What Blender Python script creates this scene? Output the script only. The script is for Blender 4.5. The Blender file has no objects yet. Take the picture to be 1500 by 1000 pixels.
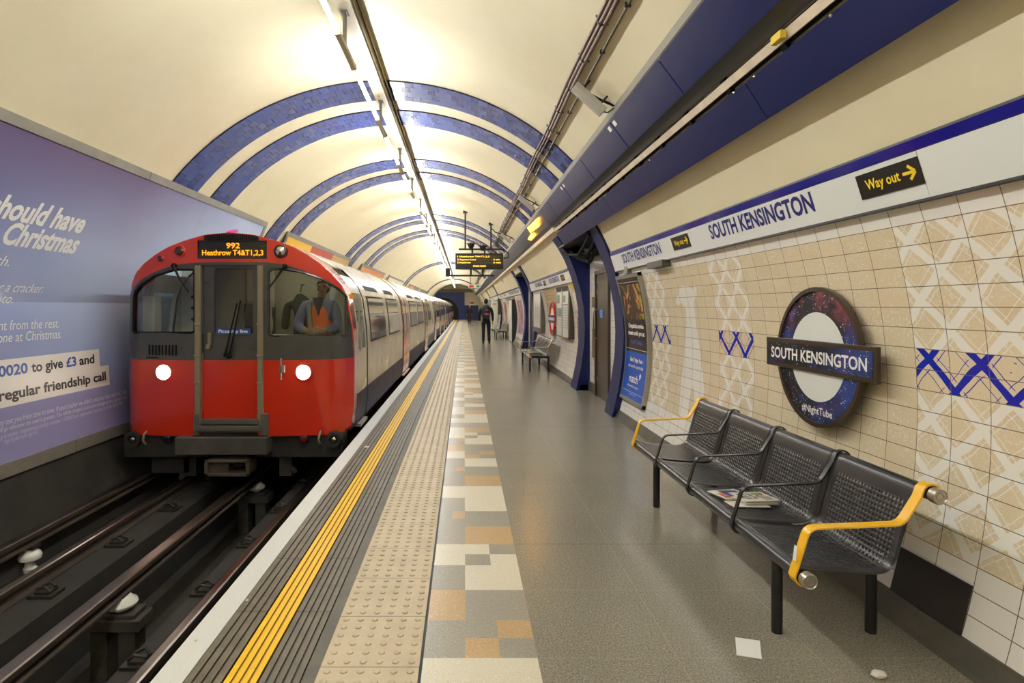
import bpy, bmesh, math, random
from mathutils import Vector, Matrix, geometry
random.seed(11)
SC = bpy.context.scene
COL = SC.collection
PI = math.pi

# ------------------------------------------------------------------ camera, world, exposure
F, VX, VY, EYE = 855.0, 680.0, 450.0, 1.5          # focal length in pixels, vanishing point of the platform, eye height
cam_data = bpy.data.cameras.new('camera')
cam_data.sensor_fit = 'HORIZONTAL'
cam_data.sensor_width = 36.0
cam_data.lens = F / 1500.0 * 36.0
cam_data.shift_x = (750.0 - VX) / 1500.0
cam_data.shift_y = (VY - 500.0) / 1500.0
cam_data.clip_end = 300
cam = bpy.data.objects.new('camera', cam_data)
COL.objects.link(cam)
cam.location = (0, 0, EYE)
cam.rotation_euler = (PI / 2, 0, 0)
SC.camera = cam
world = bpy.data.worlds.new('world')
SC.world = world
world.use_nodes = True
world.node_tree.nodes['Background'].inputs[0].default_value = (0.9, 0.85, 0.75, 1)
world.node_tree.nodes['Background'].inputs[1].default_value = 0.02
SC.view_settings.view_transform = 'Standard'
SC.view_settings.look = 'None'
SC.view_settings.exposure = 0.95
SC.view_settings.gamma = 1.0
SC.view_settings.use_curve_mapping = False
SC.cycles.use_denoising = True
SC.cycles.max_bounces = 10
SC.cycles.diffuse_bounces = 6
SC.cycles.glossy_bounces = 4
SC.cycles.transparent_max_bounces = 12
SC.cycles.sample_clamp_indirect = 6.0
TUBE_STRENGTH = 84.0                                # fluorescent tubes (the only lighting of the station)

# ------------------------------------------------------------------ tunnel cross-section
CX, CZ, R = -1.0, 1.0, 3.25                         # bored tunnel: circle in the X-Z plane
def on_wall(t, d=0.0, side=1):
    """Point of the tunnel circle (d metres inside it) seen along height/offset ratio t from eye level."""
    r = R - d
    a = 1 + t * t; cx = CX * side; h = EYE - CZ
    b = -2 * cx + 2 * t * h; c = cx * cx + h * h - r * r
    x = (-b + math.sqrt(b * b - 4 * a * c)) / (2 * a)
    return side * x, EYE + t * x
def wall_at(px, py, d=0.0):
    side = 1 if px > VX else -1
    x, z = on_wall((VY - py) / abs(px - VX), d, side)
    return x, F * x / (px - VX), z
def along(px, x): return F * x / (px - VX)          # depth of a point at lateral offset x
def floor_at(px, py, z=0.0):
    y = F * (EYE - z) / (py - VY)
    return (px - VX) / F * y, y, z
def ang(z, d=0.0): return math.asin((z - CZ) / (R - d))
TH0 = math.asin((EYE - CZ) / R)
def ws(y, s, d=0.0):
    """Right wall by arc length s above eye level."""
    th = TH0 + s / R
    return Vector((CX + (R - d) * math.cos(th), y, CZ + (R - d) * math.sin(th)))
def s_of_z(z): return (ang(z) - TH0) * R

# ------------------------------------------------------------------ node helpers
class G:
    def __init__(self, m):
        self.m = m; self.t = m.node_tree; self.n = self.t.nodes; self.l = self.t.links
        self.b = self.n.get('Principled BSDF')
    def put(self, a, sock):
        if hasattr(a, 'is_linked') or hasattr(a, 'links'): self.l.new(a, sock)
        else: sock.default_value = a
    def math(self, op, a, b=0.0, c=None):
        n = self.n.new('ShaderNodeMath'); n.operation = op
        self.put(a, n.inputs[0]); self.put(b, n.inputs[1])
        if c is not None: self.put(c, n.inputs[2])
        return n.outputs[0]
    def mix(self, f, a, b):
        n = self.n.new('ShaderNodeMix'); n.data_type = 'RGBA'
        self.put(f, n.inputs[0])
        for v, k in ((a, 6), (b, 7)): self.put(v if hasattr(v, 'links') else (*v[:3], 1), n.inputs[k])
        return n.outputs[2]
    def obj(self): return self.n.new('ShaderNodeTexCoord').outputs['Object']
    def uv(self): return self.n.new('ShaderNodeTexCoord').outputs['UV']
    def xyz(self, v):
        n = self.n.new('ShaderNodeSeparateXYZ'); self.l.new(v, n.inputs[0]); return n.outputs
    def comb(self, x, y, z=0.0):
        n = self.n.new('ShaderNodeCombineXYZ')
        for a, i in ((x, 0), (y, 1), (z, 2)): self.put(a, n.inputs[i])
        return n.outputs[0]
    def noise(self, v, scale, detail=3, rough=.5, dist=0.0, col=False):
        n = self.n.new('ShaderNodeTexNoise')
        if v is not None: self.l.new(v, n.inputs['Vector'])
        n.inputs['Scale'].default_value = scale; n.inputs['Detail'].default_value = detail
        n.inputs['Roughness'].default_value = rough; n.inputs['Distortion'].default_value = dist
        return n.outputs['Color' if col else 'Fac']
    def voro(self, v, scale, out='Distance'):
        n = self.n.new('ShaderNodeTexVoronoi')
        if v is not None: self.l.new(v, n.inputs['Vector'])
        n.inputs['Scale'].default_value = scale
        return n.outputs[out]
    def ramp(self, f, stops, interp='LINEAR'):
        n = self.n.new('ShaderNodeValToRGB'); n.color_ramp.interpolation = interp
        e = n.color_ramp.elements
        while len(e) < len(stops): e.new(.5)
        for k, (p, c) in zip(e, stops):
            k.position = p; k.color = (*c[:3], 1) if hasattr(c, '__len__') else (c, c, c, 1)
        self.put(f, n.inputs[0]); return n.outputs[0]
    def step(self, v, lo, hi):
        n = self.n.new('ShaderNodeMapRange'); self.put(v, n.inputs[0])
        n.inputs[1].default_value = lo; n.inputs[2].default_value = hi
        return n.outputs[0]
    def line(self, v, pitch, w, phase=0.0):
        """1 on joints of width w repeating every pitch."""
        q = self.math('DIVIDE', self.math('SUBTRACT', v, phase), pitch)
        f = self.math('ABSOLUTE', self.math('SUBTRACT', self.math('FRACT', self.math('ADD', q, 1000.5)), .5))
        return self.math('LESS_THAN', f, w / pitch / 2)
    def bump(self, h, strength=.2, dist=.01):
        n = self.n.new('ShaderNodeBump'); n.inputs['Strength'].default_value = strength
        n.inputs['Distance'].default_value = dist
        self.l.new(h, n.inputs['Height']); self.l.new(n.outputs[0], self.b.inputs['Normal'])
    def base(self, c): self.put(c if hasattr(c, 'links') else (*c, 1), self.b.inputs['Base Color'])
    def rough(self, r): self.put(r, self.b.inputs['Roughness'])

def mat(name, col=(.5, .5, .5), rough=.5, metal=0.0, emit=None, strength=0.0, coat=0.0, spec=.5, vary=0.0, vscale=6.0):
    m = bpy.data.materials.new(name); m.use_nodes = True
    b = m.node_tree.nodes['Principled BSDF']
    b.inputs['Base Color'].default_value = (*col, 1); b.inputs['Roughness'].default_value = rough
    b.inputs['Metallic'].default_value = metal; b.inputs['Coat Weight'].default_value = coat
    b.inputs['Coat Roughness'].default_value = .08
    b.inputs['Specular IOR Level'].default_value = spec
    if emit:
        b.inputs['Emission Color'].default_value = (*emit, 1); b.inputs['Emission Strength'].default_value = strength
    if vary:
        g = G(m); n = g.noise(g.obj(), vscale, 5, .6)
        g.base(g.mix(g.step(n, .3, .7), [c * (1 - vary) for c in col], [min(1, c * (1 + vary)) for c in col]))
        g.rough(g.math('ADD', rough, g.math('MULTIPLY', g.math('SUBTRACT', n, .5), .25)))
    return m

# ------------------------------------------------------------------ mesh builder
def wloc(o):
    v = Vector((0, 0, 0))
    while o is not None: v += o.location; o = o.parent
    return v
class MB:
    def __init__(s): s.v = []; s.f = []; s.m = []; s.uv = None
    def add(s, verts, faces, m=0):
        k = len(s.v); s.v += [tuple(p) for p in verts]
        s.f += [tuple(i + k for i in f) for f in faces]; s.m += [m] * len(faces); return s
    def box(s, x0, x1, y0, y1, z0, z1, m=0):
        return s.add([(x, y, z) for x in (x0, x1) for y in (y0, y1) for z in (z0, z1)],
                     [(0, 1, 3, 2), (4, 6, 7, 5), (0, 4, 5, 1), (2, 3, 7, 6), (0, 2, 6, 4), (1, 5, 7, 3)], m)
    def prism(s, poly, a, b, axis='y', m=0):
        """Closed polygon swept from a to b; poly is (x,z) for axis y, (y,z) for x, (x,y) for z."""
        def p(u, v, w): return {'y': (u, w, v), 'x': (w, u, v), 'z': (u, v, w)}[axis]
        n = len(poly)
        vs = [p(u, v, a) for u, v in poly] + [p(u, v, b) for u, v in poly]
        fs = [(i, (i + 1) % n, n + (i + 1) % n, n + i) for i in range(n)]
        s.add(vs, fs, m)
        for t in geometry.tessellate_polygon([[Vector((u, v, 0)) for u, v in poly]]):
            k = len(s.v) - 2 * n
            s.f += [tuple(k + i for i in t), tuple(k + n + i for i in reversed(t))]; s.m += [m, m]
        return s
    def strip(s, prof, ys, m=0):
        """Open (x,z) profile swept along y."""
        n = len(prof); vs = [(x, y, z) for y in ys for x, z in prof]
        fs = [(j * n + i, j * n + i + 1, (j + 1) * n + i + 1, (j + 1) * n + i) for j in range(len(ys) - 1) for i in range(n - 1)]
        return s.add(vs, fs, m)
    def cyl(s, p0, p1, r, n=12, r2=None, m=0):
        return s.tube([p0, p1], [r, r if r2 is None else r2], n, m)
    def tube(s, pts, r, n=8, m=0, cap=True):
        pts = [Vector(p) for p in pts]; rs = r if hasattr(r, '__len__') else [r] * len(pts)
        t0 = (pts[1] - pts[0]).normalized()
        a = t0.orthogonal().normalized(); vs = []
        for i, p in enumerate(pts):
            t = (pts[min(i + 1, len(pts) - 1)] - pts[max(i - 1, 0)]).normalized()
            a = (a - t * a.dot(t)).normalized(); b = t.cross(a)
            vs += [p + (a * math.cos(2 * PI * k / n) + b * math.sin(2 * PI * k / n)) * rs[i] for k in range(n)]
        fs = [(i * n + k, i * n + (k + 1) % n, (i + 1) * n + (k + 1) % n, (i + 1) * n + k) for i in range(len(pts) - 1) for k in range(n)]
        if cap: fs += [tuple(range(n - 1, -1, -1)), tuple(range((len(pts) - 1) * n, len(pts) * n))]
        return s.add(vs, fs, m)
    def ball(s, c, r, sc=(1, 1, 1), nu=14, nv=9, m=0):
        c = Vector(c); vs = []; fs = []
        for j in range(nv + 1):
            ph = PI * j / nv
            for i in range(nu):
                th = 2 * PI * i / nu
                vs.append((c.x + r * sc[0] * math.sin(ph) * math.cos(th), c.y + r * sc[1] * math.sin(ph) * math.sin(th), c.z + r * sc[2] * math.cos(ph)))
        for j in range(nv):
            for i in range(nu): fs.append((j * nu + i, (j + 1) * nu + i, (j + 1) * nu + (i + 1) % nu, j * nu + (i + 1) % nu))
        return s.add(vs, fs, m)
    def lathe(s, prof, c, axis='z', n=20, m=0):
        """(radius, height) profile about an axis through c."""
        c = Vector(c); vs = []
        for r, h in prof:
            for k in range(n):
                u, v = r * math.cos(2 * PI * k / n), r * math.sin(2 * PI * k / n)
                vs.append(c + Vector({'z': (u, v, h), 'y': (u, h, v), 'x': (h, u, v)}[axis]))
        fs = [(i * n + k, i * n + (k + 1) % n, (i + 1) * n + (k + 1) % n, (i + 1) * n + k) for i in range(len(prof) - 1) for k in range(n)]
        fs += [tuple(range(n)), tuple(range((len(prof) - 1) * n, len(prof) * n))]
        return s.add(vs, fs, m)
    def quad(s, a, b, c, d, m=0): return s.add([a, b, c, d], [(0, 1, 2, 3)], m)
    def build(s, name, mats, parent=None, smooth=None, bevel=0.0, weld=False, solid=0.0, uv=None, origin=None):
        vs = s.v
        if parent is not None: off = wloc(parent)
        elif origin is not None: off = Vector(origin)
        else:
            xs, ys, zs = zip(*vs)
            off = Vector(((min(xs) + max(xs)) / 2, (min(ys) + max(ys)) / 2, min(zs)))
        me = bpy.data.meshes.new(name)
        me.from_pydata([tuple(Vector(p) - off) for p in vs], [], s.f)
        for mm in (mats if isinstance(mats, (list, tuple)) else [mats]): me.materials.append(mm)
        me.polygons.foreach_set('material_index', s.m)
        if uv is not None:
            L = me.uv_layers.new(name='UVMap')
            for lp in me.loops: L.data[lp.index].uv = uv(vs[lp.vertex_index])
        bm = bmesh.new(); bm.from_mesh(me)
        if weld: bmesh.ops.remove_doubles(bm, verts=bm.verts, dist=1e-5)
        bmesh.ops.recalc_face_normals(bm, faces=bm.faces)
        bm.to_mesh(me); bm.free()
        if smooth is not None:
            me.polygons.foreach_set('use_smooth', [True] * len(me.polygons))
            me.set_sharp_from_angle(angle=math.radians(smooth))
        o = bpy.data.objects.new(name, me); COL.objects.link(o)
        if parent is not None: o.parent = parent
        else: o.location = off
        if bevel:
            b = o.modifiers.new('bevel', 'BEVEL'); b.width = bevel; b.segments = 2; b.limit_method = 'ANGLE'
        if solid:
            k = o.modifiers.new('solid', 'SOLIDIFY'); k.thickness = solid; k.offset = 0
        return o

def tag(o, label=None, cat=None, group=None, kind=None):
    if label: o['label'] = label
    if cat: o['category'] = cat
    if group: o['group'] = group
    if kind: o['kind'] = kind
    return o
def thing(name, label, cat, loc, group=None):
    o = bpy.data.objects.new(name, None); o.empty_display_size = .1; COL.objects.link(o)
    o.location = loc; return tag(o, label, cat, group)
def struct(o): o['kind'] = 'structure'; return o
def copy_tree(o, parent=None):
    c = o.copy(); COL.objects.link(c)
    if parent is not None: c.parent = parent
    for ch in list(o.children): copy_tree(ch, c)
    return c

# ------------------------------------------------------------------ lettering
_text = {}
def glyphs(txt, bold=0.0, shear=0.0):
    key = (txt, bold, shear)
    if key not in _text:
        cu = bpy.data.curves.new('lettering', 'FONT'); cu.body = txt; cu.size = 1; cu.offset = bold; cu.shear = shear
        cu.resolution_u = 3; cu.fill_mode = 'FRONT'
        o = bpy.data.objects.new('lettering', cu); COL.objects.link(o)
        dg = bpy.context.evaluated_depsgraph_get()
        me = bpy.data.meshes.new_from_object(o.evaluated_get(dg))
        vs = [(v.co.x, v.co.y) for v in me.vertices]; fs = [tuple(p.vertices) for p in me.polygons]
        bpy.data.objects.remove(o); bpy.data.curves.remove(cu); bpy.data.meshes.remove(me)
        xs = [v[0] for v in vs]; x0, x1 = min(xs), max(xs)
        _text[key] = ([((x - x0) / (x1 - x0), y) for x, y in vs], fs, (x1 - x0))
    return _text[key]
def write(mb, txt, fn, width, cap, bold=0.02, shear=0.0, m=0):
    """Lettering on a surface: fn(u, v) -> point, u in 0..width along the line, v up from the baseline; cap = capital height."""
    vs, fs, _ = glyphs(txt, bold, shear)
    k = cap / .728
    return mb.add([fn(u * width, v * k) for u, v in vs], fs, m)

# ------------------------------------------------------------------ materials
CREAM = (.80, .71, .48)
m_plaster = mat('cream_plaster', CREAM, .42)
g = G(m_plaster); o_ = g.obj(); n_ = g.noise(o_, .9, 6, .65); n2 = g.noise(o_, 14, 4, .6)
c_ = g.mix(g.step(n_, .35, .75), (.81, .73, .505), (.735, .645, .42))
c_ = g.mix(g.math('MULTIPLY', g.step(g.noise(o_, 3.1, 8, .75), .66, .78), .25), c_, (.45, .38, .22))
g.base(c_); g.bump(g.math('ADD', n2, g.math('MULTIPLY', n_, 3.0)), .12, .01)

def tile_blue(name, pu, pv):
    m = mat(name, (.02, .04, .24), .3, spec=.35)
    g = G(m); u = g.xyz(g.uv())
    row = g.math('FLOOR', g.math('DIVIDE', u[1], pv))
    us = g.math('ADD', u[0], g.math('MULTIPLY', row, pu * .5))
    j = g.math('MAXIMUM', g.line(us, pu, .004), g.line(u[1], pv, .004))
    cell = g.comb(g.math('FLOOR', g.math('DIVIDE', us, pu)), row)
    w = g.n.new('ShaderNodeTexWhiteNoise'); g.l.new(cell, w.inputs[0])
    c = g.mix(w.outputs[0], (.012, .03, .17), (.025, .058, .27))
    g.base(g.mix(j, c, (.01, .012, .04))); g.rough(g.math('ADD', .20, g.math('MULTIPLY', w.outputs[0], .12)))
    h = g.math('ADD', g.math('MULTIPLY', j, -1.0), g.math('MULTIPLY', g.noise(g.uv(), 14, 2), .5))
    g.bump(h, .35, .006)
    return m
m_ring = tile_blue('glazed_blue_tiles', .105, .16)

TU, TV, TPH = .203, .1015, 2.898
def wall_tiles(name, art):
    """Glazed wall tiles; uv = (distance along the platform, arc height above eye level)."""
    m = mat(name, (.8, .76, .66), .13, coat=.25)
    g = G(m); uv = g.uv(); u, v, _ = g.xyz(uv)
    joint = g.math('MAXIMUM', g.line(u, TU, .0036, TPH), g.line(v, TV, .0036))
    w = g.n.new('ShaderNodeTexWhiteNoise')
    g.l.new(g.comb(g.math('FLOOR', g.math('DIVIDE', g.math('SUBTRACT', u, TPH), TU)), g.math('FLOOR', g.math('DIVIDE', v, TV))), w.inputs[0])
    white = g.mix(w.outputs[0], (.84, .80, .72), (.89, .86, .785))
    c = white
    if art:
        def between(x, a, b): return g.math('MULTIPLY', g.math('GREATER_THAN', x, a), g.math('LESS_THAN', x, b))
        speck = g.step(g.noise(uv, 60, 5, .8), .52, .58)
        sp2 = g.step(g.noise(uv, 7, 3, .6), .36, .58)
        tan = g.mix(g.math('MULTIPLY', speck, g.math('MULTIPLY', sp2, .75)), g.mix(w.outputs[0], (.74, .61, .405), (.78, .655, .44)), (.88, .83, .73))
        wob = g.math('MULTIPLY', g.math('SUBTRACT', g.noise(uv, 5.5, 2), .5), .055)
        P = .285
        def band(a, wd, off=0.0):
            q = g.math('DIVIDE', g.math('ADD', g.math('ADD', a, wob), off), P)
            f = g.math('ABSOLUTE', g.math('SUBTRACT', g.math('FRACT', g.math('ADD', q, 100.5)), .5))
            return g.math('LESS_THAN', f, wd / P / 2)
        d1 = g.math('ADD', u, v); d2 = g.math('SUBTRACT', u, v)
        bands = g.math('MAXIMUM', band(d1, .062), band(d2, .062, .07))
        fine = g.math('MAXIMUM', g.math('MAXIMUM', band(d1, .006, .058), band(d2, .006, .128)), g.math('MAXIMUM', band(d1, .005, -.07), band(d2, .005, -.003)))
        lat = g.math('MAXIMUM', bands, fine)
        zone = between(u, TPH - 5 * TU, TPH)
        zone = g.math('MAXIMUM', zone, between(u, TPH + 8 * TU, TPH + 11 * TU))
        zone = g.math('MAXIMUM', zone, between(u, TPH + 17 * TU, TPH + 20 * TU))
        blue_row = g.math('MULTIPLY', between(v, -4 * TV, -2 * TV), zone)
        scr = g.step(g.noise(uv, 42, 3, .7), .66, .68)
        art_blue = g.mix(g.math('MULTIPLY', scr, .9), (.77, .65, .44), (.02, .04, .36))
        art_blue = g.mix(g.math('MAXIMUM', g.math('MAXIMUM', band(d1, .048), band(d2, .048, .07)), fine), art_blue, (.012, .028, .42))
        cut = g.math('SUBTRACT', g.math('MAXIMUM', band(d1, .082), band(d2, .082, .07)), g.math('MAXIMUM', band(d1, .048), band(d2, .048, .07)))
        art_blue = g.mix(g.math('MULTIPLY', g.math('MAXIMUM', cut, 0.0), .8), art_blue, (.76, .64, .44))
        art_c = g.mix(g.math('MULTIPLY', lat, zone), tan, (.885, .85, .76))
        art_c = g.mix(blue_row, art_c, art_blue)
        tz = g.math('MULTIPLY', between(v, -11 * TV, 4 * TV), between(u, -9.0, TPH + 21 * TU))
        c = g.mix(tz, white, art_c)
    g.base(g.mix(joint, c, (.13, .09, .05)))
    g.rough(g.math('ADD', .12, g.math('MULTIPLY', joint, .5)))
    g.bump(g.math('ADD', g.math('MULTIPLY', joint, -1.0), g.math('MULTIPLY', g.noise(uv, 3.5, 2), .5)), .3, .004)
    return m
m_tile_art = wall_tiles('patterned_wall_tiles', True)
m_tile = wall_tiles('white_wall_tiles', False)
def tan_tiles():
    m = mat('tan_wall_tiles', (.72, .55, .31), .14, coat=.2); g = G(m); u, v, _ = g.xyz(g.uv())
    j = g.math('MAXIMUM', g.line(u, TU, .0036, TPH), g.line(v, TV, .0036))
    g.base(g.mix(j, (.72, .555, .32), (.10, .07, .04))); return m
m_tile_tan = tan_tiles()

def terrazzo(name, a, b, joints=False):
    m = mat(name, a, .27); g = G(m); o = g.obj()
    v1 = g.noise(o, 120, 2, .85); v2 = g.noise(o, 52, 4, .85); big = g.noise(o, 1.1, 5, .65)
    c = g.mix(g.step(v1, .36, .64), a, b)
    c = g.mix(g.math('MULTIPLY', g.step(v2, .60, .66), .55), c, [min(1, x * 1.7) for x in b])
    c = g.mix(g.math('MULTIPLY', g.step(v2, .40, .33), .6), c, [x * .45 for x in a])
    c = g.mix(g.math('MULTIPLY', g.step(big, .45, .75), .16), c, [x * .55 for x in a])
    if joints:
        x, y, _ = g.xyz(o)
        j = g.math('MAXIMUM', g.line(y, .6, .0028, 2.4985), g.line(x, .6, .0028, .3136))
        c = g.mix(g.math('MULTIPLY', j, .55), c, (.42, .36, .24))
        dj = g.math('MULTIPLY', g.line(y, 3.6, .006, 3.70), g.math('GREATER_THAN', x, -.2))
        c = g.mix(g.math('MULTIPLY', dj, .8), c, (.06, .05, .035))
    g.base(c); g.rough(g.math('ADD', .19, g.math('MULTIPLY', big, .10)))
    return m
m_floor = terrazzo('grey_terrazzo', (.128, .117, .088), (.325, .30, .235), True)
m_floor_cream = terrazzo('cream_terrazzo', (.60, .55, .42), (.72, .67, .53))
m_floor_tan = terrazzo('tan_terrazzo', (.40, .255, .115), (.56, .39, .21))
m_floor_grey = terrazzo('light_grey_terrazzo', (.24, .22, .175), (.36, .335, .275))

m_rib = mat('ribbed_paving', (.12, .10, .065), .5)
g = G(m_rib); o_ = g.obj(); x_, y_, z_ = g.xyz(o_)
c_ = g.mix(g.step(g.noise(o_, 9, 6, .7), .3, .7), (.10, .082, .052), (.18, .152, .102))
c_ = g.mix(g.math('MULTIPLY', g.line(y_, .61, .008, 2.88), .85), c_, (.025, .02, .015))
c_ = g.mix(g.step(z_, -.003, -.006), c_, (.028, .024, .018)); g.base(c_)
m_yellow = mat('yellow_paint', (.85, .46, .01), .45)
g = G(m_yellow); o_ = g.obj(); x_, y_, z_ = g.xyz(o_)
c_ = g.mix(g.math('MULTIPLY', g.step(g.noise(o_, 22, 6, .75), .60, .72), .7), (.86, .52, .003), (.50, .29, .02))
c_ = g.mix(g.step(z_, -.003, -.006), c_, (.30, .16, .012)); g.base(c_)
m_edge = mat('white_edge_paint', (.70, .70, .64), .55)
g = G(m_edge); o_ = g.obj()
g.base(g.mix(g.step(g.noise(o_, 26, 7, .8), .60, .70), (.64, .64, .60), (.32, .30, .25)))
m_tact = mat('tactile_paving', (.62, .50, .33), .5)
g = G(m_tact); o_ = g.obj(); x_, y_, z_ = g.xyz(o_)
c_ = g.mix(g.step(g.noise(o_, 5, 6, .7), .35, .75), (.53, .44, .295), (.42, .335, .215))
c_ = g.mix(g.math('MULTIPLY', g.line(y_, .4, .006, 2.435), .8), c_, (.12, .09, .05)); g.base(c_)
m_strip = mat('dark_strip', (.11, .10, .08), .6, vary=.3)
m_skirt = mat('grey_skirting', (.085, .075, .055), .5, vary=.35, vscale=4)
m_black = mat('black', (.008, .008, .008), .55)
m_soot = mat('sooty_concrete', (.022, .019, .015), .85, vary=.45, vscale=3)
m_pit = mat('track_concrete', (.026, .023, .019), .85, vary=.4, vscale=4)
m_rail = mat('rail_steel', (.26, .22, .185), .32, metal=1.0, vary=.12, vscale=2)
m_railweb = mat('rusty_rail', (.055, .04, .03), .6, vary=.3)
m_porcelain = mat('white_porcelain', (.80, .78, .70), .12, coat=.5)
m_post = mat('weathered_timber', (.05, .044, .034), .8, vary=.4, vscale=9)
m_clip = mat('dark_iron', (.04, .036, .03), .6, metal=.5)
m_blue = mat('blue_enamel', (.007, .014, .085), .3, spec=.28)
m_blue_dk = mat('dark_blue_enamel', (.012, .016, .075), .25, coat=.4)
m_bluegrey = mat('blue_grey_enamel', (.055, .058, .085), .32, spec=.35)
m_frieze = mat('white_enamel', (.76, .77, .73), .42)
m_frieze_blue = mat('royal_blue_enamel', (.010, .008, .22), .13, coat=.6)
m_ink_blue = mat('dark_blue_letters', (.012, .010, .16), .4)
m_ink_black = mat('black_letters', (.012, .01, .01), .4)
m_white = mat('white_letters', (.86, .85, .80), .4)
m_signyellow = mat('yellow_letters', (.95, .66, .02), .4)
m_alu = mat('aluminium', (.36, .34, .30), .38, metal=.6, vary=.12)
m_greytrim = mat('grey_trim', (.23, .21, .175), .45, metal=.2, vary=.15)
m_steel = mat('brushed_steel', (.50, .46, .40), .3, metal=1.0)
m_darkmetal = mat('dark_metal', (.025, .024, .022), .4, metal=.3)
m_tray = mat('galvanised_tray', (.80, .68, .52), .45, metal=.1, vary=.15)
m_lampbody = mat('lamp_body', (.42, .36, .22), .4, metal=.2)
m_trunk = mat('trunking_cream', (.80, .73, .54), .38)
m_tubeglow = mat('fluorescent_glass', (1, 1, 1), .4, emit=(.95, .975, 1.0), strength=TUBE_STRENGTH)
m_cable_red = mat('red_brown_cable', (.085, .022, .014), .5)
m_cable_black = mat('black_cable', (.008, .008, .008), .7, spec=.15)
m_wood = mat('dark_door', (.045, .026, .014), .35, vary=.25, vscale=3)
m_brass = mat('brass_grille', (.16, .12, .045), .5, metal=.3)

# ------------------------------------------------------------------ tunnel shell (setting)
YB, YE = -7.0, 72.0
def arc(a, b, n, d=0.0): return [(CX + (R - d) * math.cos(a + (b - a) * i / n), CZ + (R - d) * math.sin(a + (b - a) * i / n)) for i in range(n + 1)]
A_FRIEZE = ang(on_wall(.30)[1])
A_LEFT = PI - ang(.45)
A_DUCT = ang(on_wall(.60)[1])
b = MB(); b.strip(arc(A_DUCT, A_LEFT, 64), [YB + (YE - YB) * i / 40 for i in range(41)])
for y0, y1 in ((YB, 8.42), (10.55, 18.4), (20.6, YE)): b.strip(arc(A_FRIEZE, A_DUCT, 8), [y0, y1])
struct(b.build('ceiling', m_plaster, smooth=60, origin=(0, 0, 0)))
b = MB(); b.strip(arc(A_LEFT, PI + math.asin(min(1, (CZ + .75) / R)), 12), [YB, YE])
struct(b.build('wall_left', m_soot, smooth=60, origin=(0, 0, 0)))

# recesses cut into the platform wall (door niches) between wall bays
RECESS = [(8.42, 10.55), (18.4, 20.6)]
bays = [(YB, 8.42), (10.55, 18.4), (20.6, YE)]
SK = .1
for i, (y0, y1) in enumerate(bays):
    b = MB(); prof = arc(ang(SK - .02), A_FRIEZE, 26)
    ny = 2 if i else 3
    b.strip(prof, [y0 + (y1 - y0) * k / ny for k in range(ny + 1)])
    mats = [m_tile_art, m_tile] if i == 0 else [m_tile, m_tile_tan]
    if i == 0:                                       # pale tapering figures screen-printed on the tiles between the lattice strips
        fig = [(-.10, -1.10), (-.115, -.9), (-.12, -.7), (-.10, -.5), (-.085, -.3), (-.055, -.1), (-.045, .06), (-.075, .13), (-.12, .10), (-.14, .13), (-.125, .19), (-.09, .22),
               (-.075, .28), (-.03, .31), (.03, .30), (.065, .26), (.075, .30), (.09, .31), (.095, .25), (.085, .19), (.05, .15), (.045, .06), (.04, -.1), (.055, -.3), (.075, -.5),
               (.105, -.7), (.125, -.9), (.13, -1.1), (.03, -1.1), (.035, -.9), (.005, -.72), (-.015, -.9), (-.01, -1.1)]
        tri = geometry.tessellate_polygon([[Vector((p[0], p[1], 0)) for p in fig]])
        for yc, sg in ((5.72, 1),):
            bm = bmesh.new(); vv = [bm.verts.new((yc - p[0] * 2.5, p[1] * .94 - .075, 0)) for p in fig]
            for t in tri: bm.faces.new([vv[k] for k in t])
            for k in range(-12, 5):
                bmesh.ops.bisect_plane(bm, geom=bm.verts[:] + bm.edges[:] + bm.faces[:], plane_co=(0, k * .1015, 0), plane_no=(0, 1, 0))
            bm.verts.index_update()
            b.add([ws(v.co.x, v.co.y, .0012) for v in bm.verts], [tuple(v.index for v in f.verts) for f in bm.faces], 1)
            bm.free()
    else:
        if i == 1:
            y0_, y1_ = 13.6, 15.6
            b.strip(arc(ang(1.15), ang(2.02), 10, .002), [y0_, y1_], 1)
    struct(b.build('wall_right', mats, smooth=60, origin=(0, 0, 0), uv=lambda p: (p[1], R * (math.atan2(p[2] - CZ, p[0] - CX) - TH0))))
    b = MB(); xs = CX + R * math.cos(ang(0)); x1 = CX + R * math.cos(ang(SK))
    b.prism([(xs - .055, 0), (xs - .028, .012), (x1 - .016, SK), (x1 + .10, SK), (x1 + .10, -.02), (xs - .055, -.02)], y0, y1)
    struct(b.build('baseboard_right', m_skirt, origin=(0, 0, 0)))
m_tile_flat = m_tile
XR = 2.27
for y0, y1 in RECESS:
    b = MB(); b.quad((XR, y0 - .1, 0), (XR, y1 + .02, 0), (XR, y1 + .02, 2.40), (XR, y0 - .1, 2.40))
    struct(b.build('wall_right', m_tile, origin=(0, 0, 0), uv=lambda p: (p[1], p[2] - 1.5)))
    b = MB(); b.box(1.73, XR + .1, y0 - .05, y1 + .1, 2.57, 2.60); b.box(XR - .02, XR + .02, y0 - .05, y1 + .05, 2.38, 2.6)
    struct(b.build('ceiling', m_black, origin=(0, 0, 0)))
    b = MB(); b.box(XR - .02, XR + .02, y0, y1, 0, .17)
    struct(b.build('baseboard_right', m_skirt, origin=(0, 0, 0)))

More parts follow.
